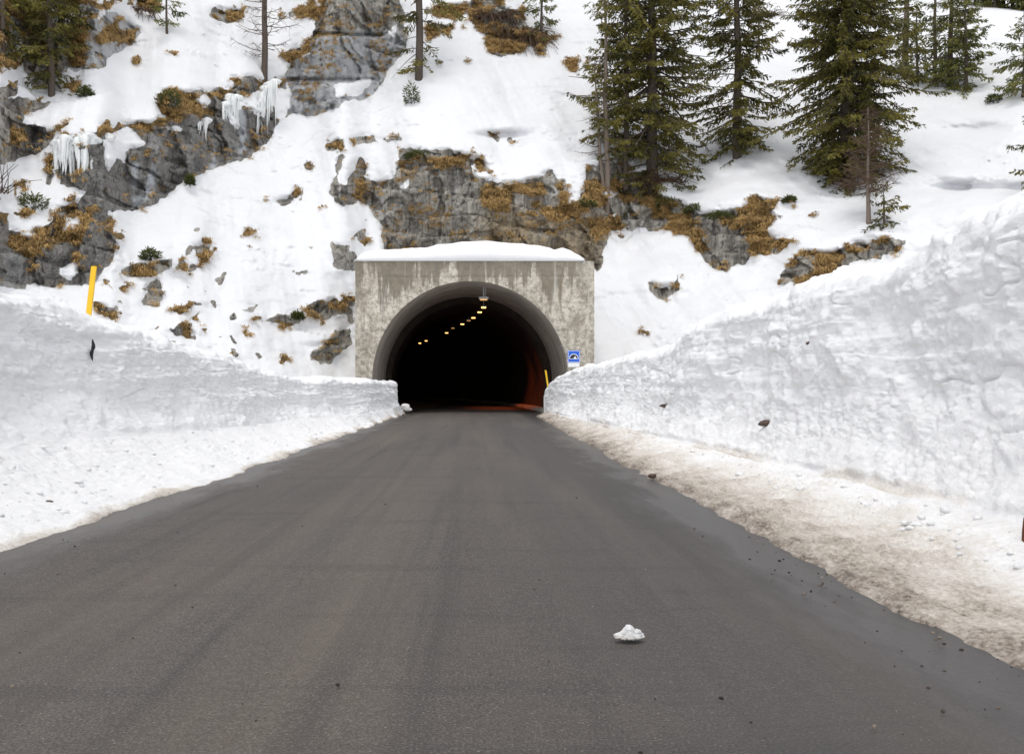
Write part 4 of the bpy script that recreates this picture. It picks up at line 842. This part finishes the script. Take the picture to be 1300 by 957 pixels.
k_ = mpx(336, 98); put(bare('bare_tree', 330 / k_, 4.2 / k_, 30 / k_, 50 / k_, 17, 'bark', nbr=110, dense=9, dr=.0), 336, 103, 'bare larch with a straight dark trunk on the icicle ledge', None)
k_ = mpx(531, 96); put(spruce('spruce_tree', 420 / k_, 52 / k_, 14 / k_, 18, 5.0 / k_, .5, gap=.45, fade=.2), 532, 100, 'lone straight trunk with sparse boughs on the middle snow slope', None)
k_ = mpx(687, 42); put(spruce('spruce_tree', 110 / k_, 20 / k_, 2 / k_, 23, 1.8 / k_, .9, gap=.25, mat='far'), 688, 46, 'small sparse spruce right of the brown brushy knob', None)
k_ = mpx(965, 70); put(bare('bare_tree', 180 / k_, 1.6 / k_, 20 / k_, 22 / k_, 24, nbr=30), 963, 66, 'thin pale sapling stem between the slender and the biggest spruce', None)
# trees along the skyline behind the right snowfield
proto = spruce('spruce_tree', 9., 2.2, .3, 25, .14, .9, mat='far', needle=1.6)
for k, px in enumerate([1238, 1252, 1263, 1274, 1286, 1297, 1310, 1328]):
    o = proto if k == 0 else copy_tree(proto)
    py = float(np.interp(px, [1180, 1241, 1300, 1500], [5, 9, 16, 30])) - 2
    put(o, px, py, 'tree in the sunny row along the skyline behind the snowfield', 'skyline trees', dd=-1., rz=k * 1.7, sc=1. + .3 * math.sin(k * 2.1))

# bare brush on the knob, the left edge, and low evergreen shrubs
def brush(px, py, w, h, n, seed, label, name='bare_shrub', droop=.5, mat='dead'):
    rng = np.random.default_rng(seed); k = mpx(px, py); m = MB(); w, h = w / k, h / k
    for i_ in range(n):
        a = rng.uniform(0, 6.28); l_ = h * rng.uniform(.5, 1.1); x0 = rng.uniform(-w / 2, w / 2); s = np.linspace(0, 1, 5)
        d = np.array([math.cos(a) * .6 + rng.normal(0, .2), -abs(math.sin(a)) * .5, rng.uniform(.3, 1.)])
        ax = np.array([x0, rng.uniform(-.2, .3), 0]) + d * (l_ * s)[:, None] + np.array([0, 0, -1.]) * (droop * l_ * s ** 2)[:, None] + rng.normal(0, .03, (5, 3)) * s[:, None]
        m.tube(ax, np.linspace(.032, .012, 5), 3, cap=False, tone=rng.random())
    o = m.build(name, M[mat], smooth=False); o.location = hill_pt(px, py, -.1); return tag(o, label, 'shrub')
brush(652, 52, 55, 62, 260, 1, 'grey brown tangle of bare brush on the knob at the top middle', droop=.9)
brush(628, 22, 40, 40, 120, 5, 'bare brush left of the tangled knob', droop=.9)
brush(-6, 245, 30, 70, 26, 2, 'bare twiggy shrub at the left picture edge', droop=.15)
brush(840, 232, 60, 36, 120, 3, 'brown dead undergrowth at the foot of the large dark spruce', droop=.6)
brush(965, 22, 40, 40, 140, 4, 'reddish bare brush at the top between two dark spruces', droop=.8)
brush(172, 14, 40, 30, 80, 6, 'dark overhanging roots and twigs on top of the light crag', droop=1.2)
def shrub(px, py, w, h, seed, label, n=420):
    rng = np.random.default_rng(seed); k = mpx(px, py); m = MB(); w, h = w / k / 2, h / k
    q = rng.normal(size=(n, 3)); q /= np.linalg.norm(q, axis=1)[:, None]; q *= rng.uniform(.3, 1, n)[:, None] ** .5; q[:, 2] = np.abs(q[:, 2])
    wob = 1 + .45 * fbm(q[:, 0] * 2 + seed, q[:, 1] * 2, q[:, 2] * 2, 3, seed)
    ps = q * wob[:, None] * [w, w * .7, h]; d = q * [1, 1, .6] + rng.normal(0, .45, (n, 3)); d /= np.linalg.norm(d, axis=1)[:, None]
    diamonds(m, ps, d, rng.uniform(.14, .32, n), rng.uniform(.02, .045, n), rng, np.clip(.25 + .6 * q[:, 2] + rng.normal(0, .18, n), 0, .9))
    for i_ in range(8): m.tube([(0, 0, -.1), tuple(ps[i_] * .9)], [.02, .008], 3, cap=False, tone=0.)
    o = m.build('dwarf_shrub', M['shrub'], smooth=False); o.location = hill_pt(px, py, -.15); return tag(o, label, 'shrub', 'low evergreen shrubs on the ledges')
for a_ in ((40, 264, 40, 18, 1, 'dark green dwarf pine on the orange tussock at the left edge'), (214, 132, 30, 18, 2, 'green shrub at the left end of the turfed cliff top'), (108, 122, 18, 12, 3, 'loose green shrub right of the ledge spruce'),
           (522, 130, 20, 24, 4, 'single juniper clump on open snow below the lone trunk'), (241, 234, 10, 12, 5, 'tiny dark shrub on the snow under the dark cliff'), (190, 329, 22, 12, 6, 'moss green cushion on the tussock right of the yellow pole'),
           (530, 200, 34, 8, 7, 'flat green shrub on the cliff top left of the middle'), (850, 264, 34, 12, 8, 'green shrub on the ledge below the large dark spruce'), (880, 270, 24, 10, 9, 'flat dark shrub on the snow edge right of the ledge'),
           (915, 277, 34, 8, 10, 'wide low shrub over orange grass, right of the portal'), (1001, 256, 16, 6, 11, 'dark cushion shrub on the lip below the slender spruce'), (1262, 130, 18, 9, 12, 'small round shrub alone on the right snowfield'), (378, 404, 14, 7, 13, 'small green cushion low on the slope left of the portal'), (745, 262, 22, 8, 14, 'green tuft on the turf left of the crooked pale trunk')):
    shrub(*a_)

# ------------------------------------------------------------------ icicles
def curtain(pts, lmin, lmax, n, seed, label, r=.065):
    rng = np.random.default_rng(seed); m = MB(); P_ = [hill_pt(*p) for p in pts]; o0 = P_[0]
    xs = np.linspace(0, 1, len(pts)); A_ = np.array([p - o0 for p in P_]); dmin = A_[:, 1].min()
    for i_ in range(int(n * 2.6)):
        u = rng.random(); p = np.array([np.interp(u, xs, A_[:, c]) for c in range(3)]); p[1] = min(p[1], dmin + .6) - .35 + rng.uniform(-.15, .15)
        k = mpx(pts[0][0], pts[0][1]); L = 1.2 * rng.uniform(lmin * .5, lmax) / k * (.55 + .45 * math.sin(u * 9 + seed) ** 2); s = np.linspace(0, 1, 7)
        rr = r * rng.uniform(.5, 1.2); ax = p + np.stack([.04 * np.sin(s * 4 + i_), 0 * s, -L * s], -1)
        m.tube(ax, rr * (1 - s) ** .7 * (1 + .18 * np.sin(s * 17 + i_)) + .008, 7)
    for i_ in range(int(n * .7)):
        u = rng.random(); p = np.array([np.interp(u, xs, A_[:, c]) for c in range(3)]); p[1] = min(p[1], dmin + .6) - .25
        lump(m, p + [0, .12, .05], (.36, .3, .2), 2, i_, .5)
    o = m.build('ice_curtain', M['ice']); o.location = o0; return tag(o, label, 'icicles', 'ice curtains hanging from the left cliff')
curtain([(285, 136), (297, 130), (311, 134)], 14, 50, 22, 1, 'curtain of long icicles left of the bare larch')
curtain([(327, 134), (345, 122), (364, 120)], 20, 56, 34, 2, 'broad curtain of icicles right of the bare larch')
curtain([(72, 186), (84, 178), (96, 184)], 22, 50, 26, 3, 'yellowish frozen seep with icicles at the left cliff end', .17)
curtain([(102, 178), (112, 174), (124, 182)], 22, 62, 22, 4, 'long frozen drip right of the yellowish frozen seep', .16)
curtain([(134, 180), (142, 176)], 12, 34, 8, 5, 'small cluster of icicles under the white snow cushion')
curtain([(254, 156), (268, 158)], 10, 30, 6, 6, 'few thin icicles under the turf in the middle of the dark cliff', .07)

# ------------------------------------------------------------------ light, camera, render
SUN = Vector((-.12, -.36, 1.1)).normalized()
w = bpy.data.worlds.new('World'); SC.world = w; w.use_nodes = True; nt = w.node_tree
sky = nt.nodes.new('ShaderNodeTexSky'); sky.sky_type = 'NISHITA'; sky.sun_disc = False
sky.sun_elevation = math.asin(SUN.z); sky.sun_rotation = math.atan2(SUN.x, SUN.y); sky.altitude = 1500; sky.air_density = 1.; sky.dust_density = 1.5; sky.ozone_density = .6
bg = nt.nodes['Background']; bg.inputs[1].default_value = .15; hs_ = nt.nodes.new('ShaderNodeHueSaturation'); hs_.inputs['Saturation'].default_value = .12; nt.links.new(sky.outputs[0], hs_.inputs['Color']); nt.links.new(hs_.outputs[0], bg.inputs[0])
sl = bpy.data.lights.new('sun', 'SUN'); sl.energy = .55; sl.angle = R(20.); sl.color = (1., .93, .83)
so = bpy.data.objects.new('sun', sl); so.rotation_euler = SUN.to_track_quat('Z', 'Y').to_euler(); so.location = (0, 0, 60); C.objects.link(so)
cam = bpy.data.cameras.new('camera'); cam.sensor_width = 36; cam.lens = F * 36 / 1300; cam.shift_x = (650 - U0) / 1300; cam.shift_y = (V0 - 478.5) / 1300
cam.clip_end = 6000; cam.clip_start = .1
co = bpy.data.objects.new('camera', cam); co.location = (0, 0, CAMH); co.rotation_euler = (R(90), 0, 0); C.objects.link(co); SC.camera = co
SC.view_settings.view_transform = 'Standard'; SC.view_settings.look = 'None'; SC.view_settings.gamma = 1; SC.view_settings.exposure = .97
SC.view_settings.use_curve_mapping = False
SC.cycles.use_denoising = True; SC.cycles.max_bounces = 8; SC.cycles.diffuse_bounces = 6
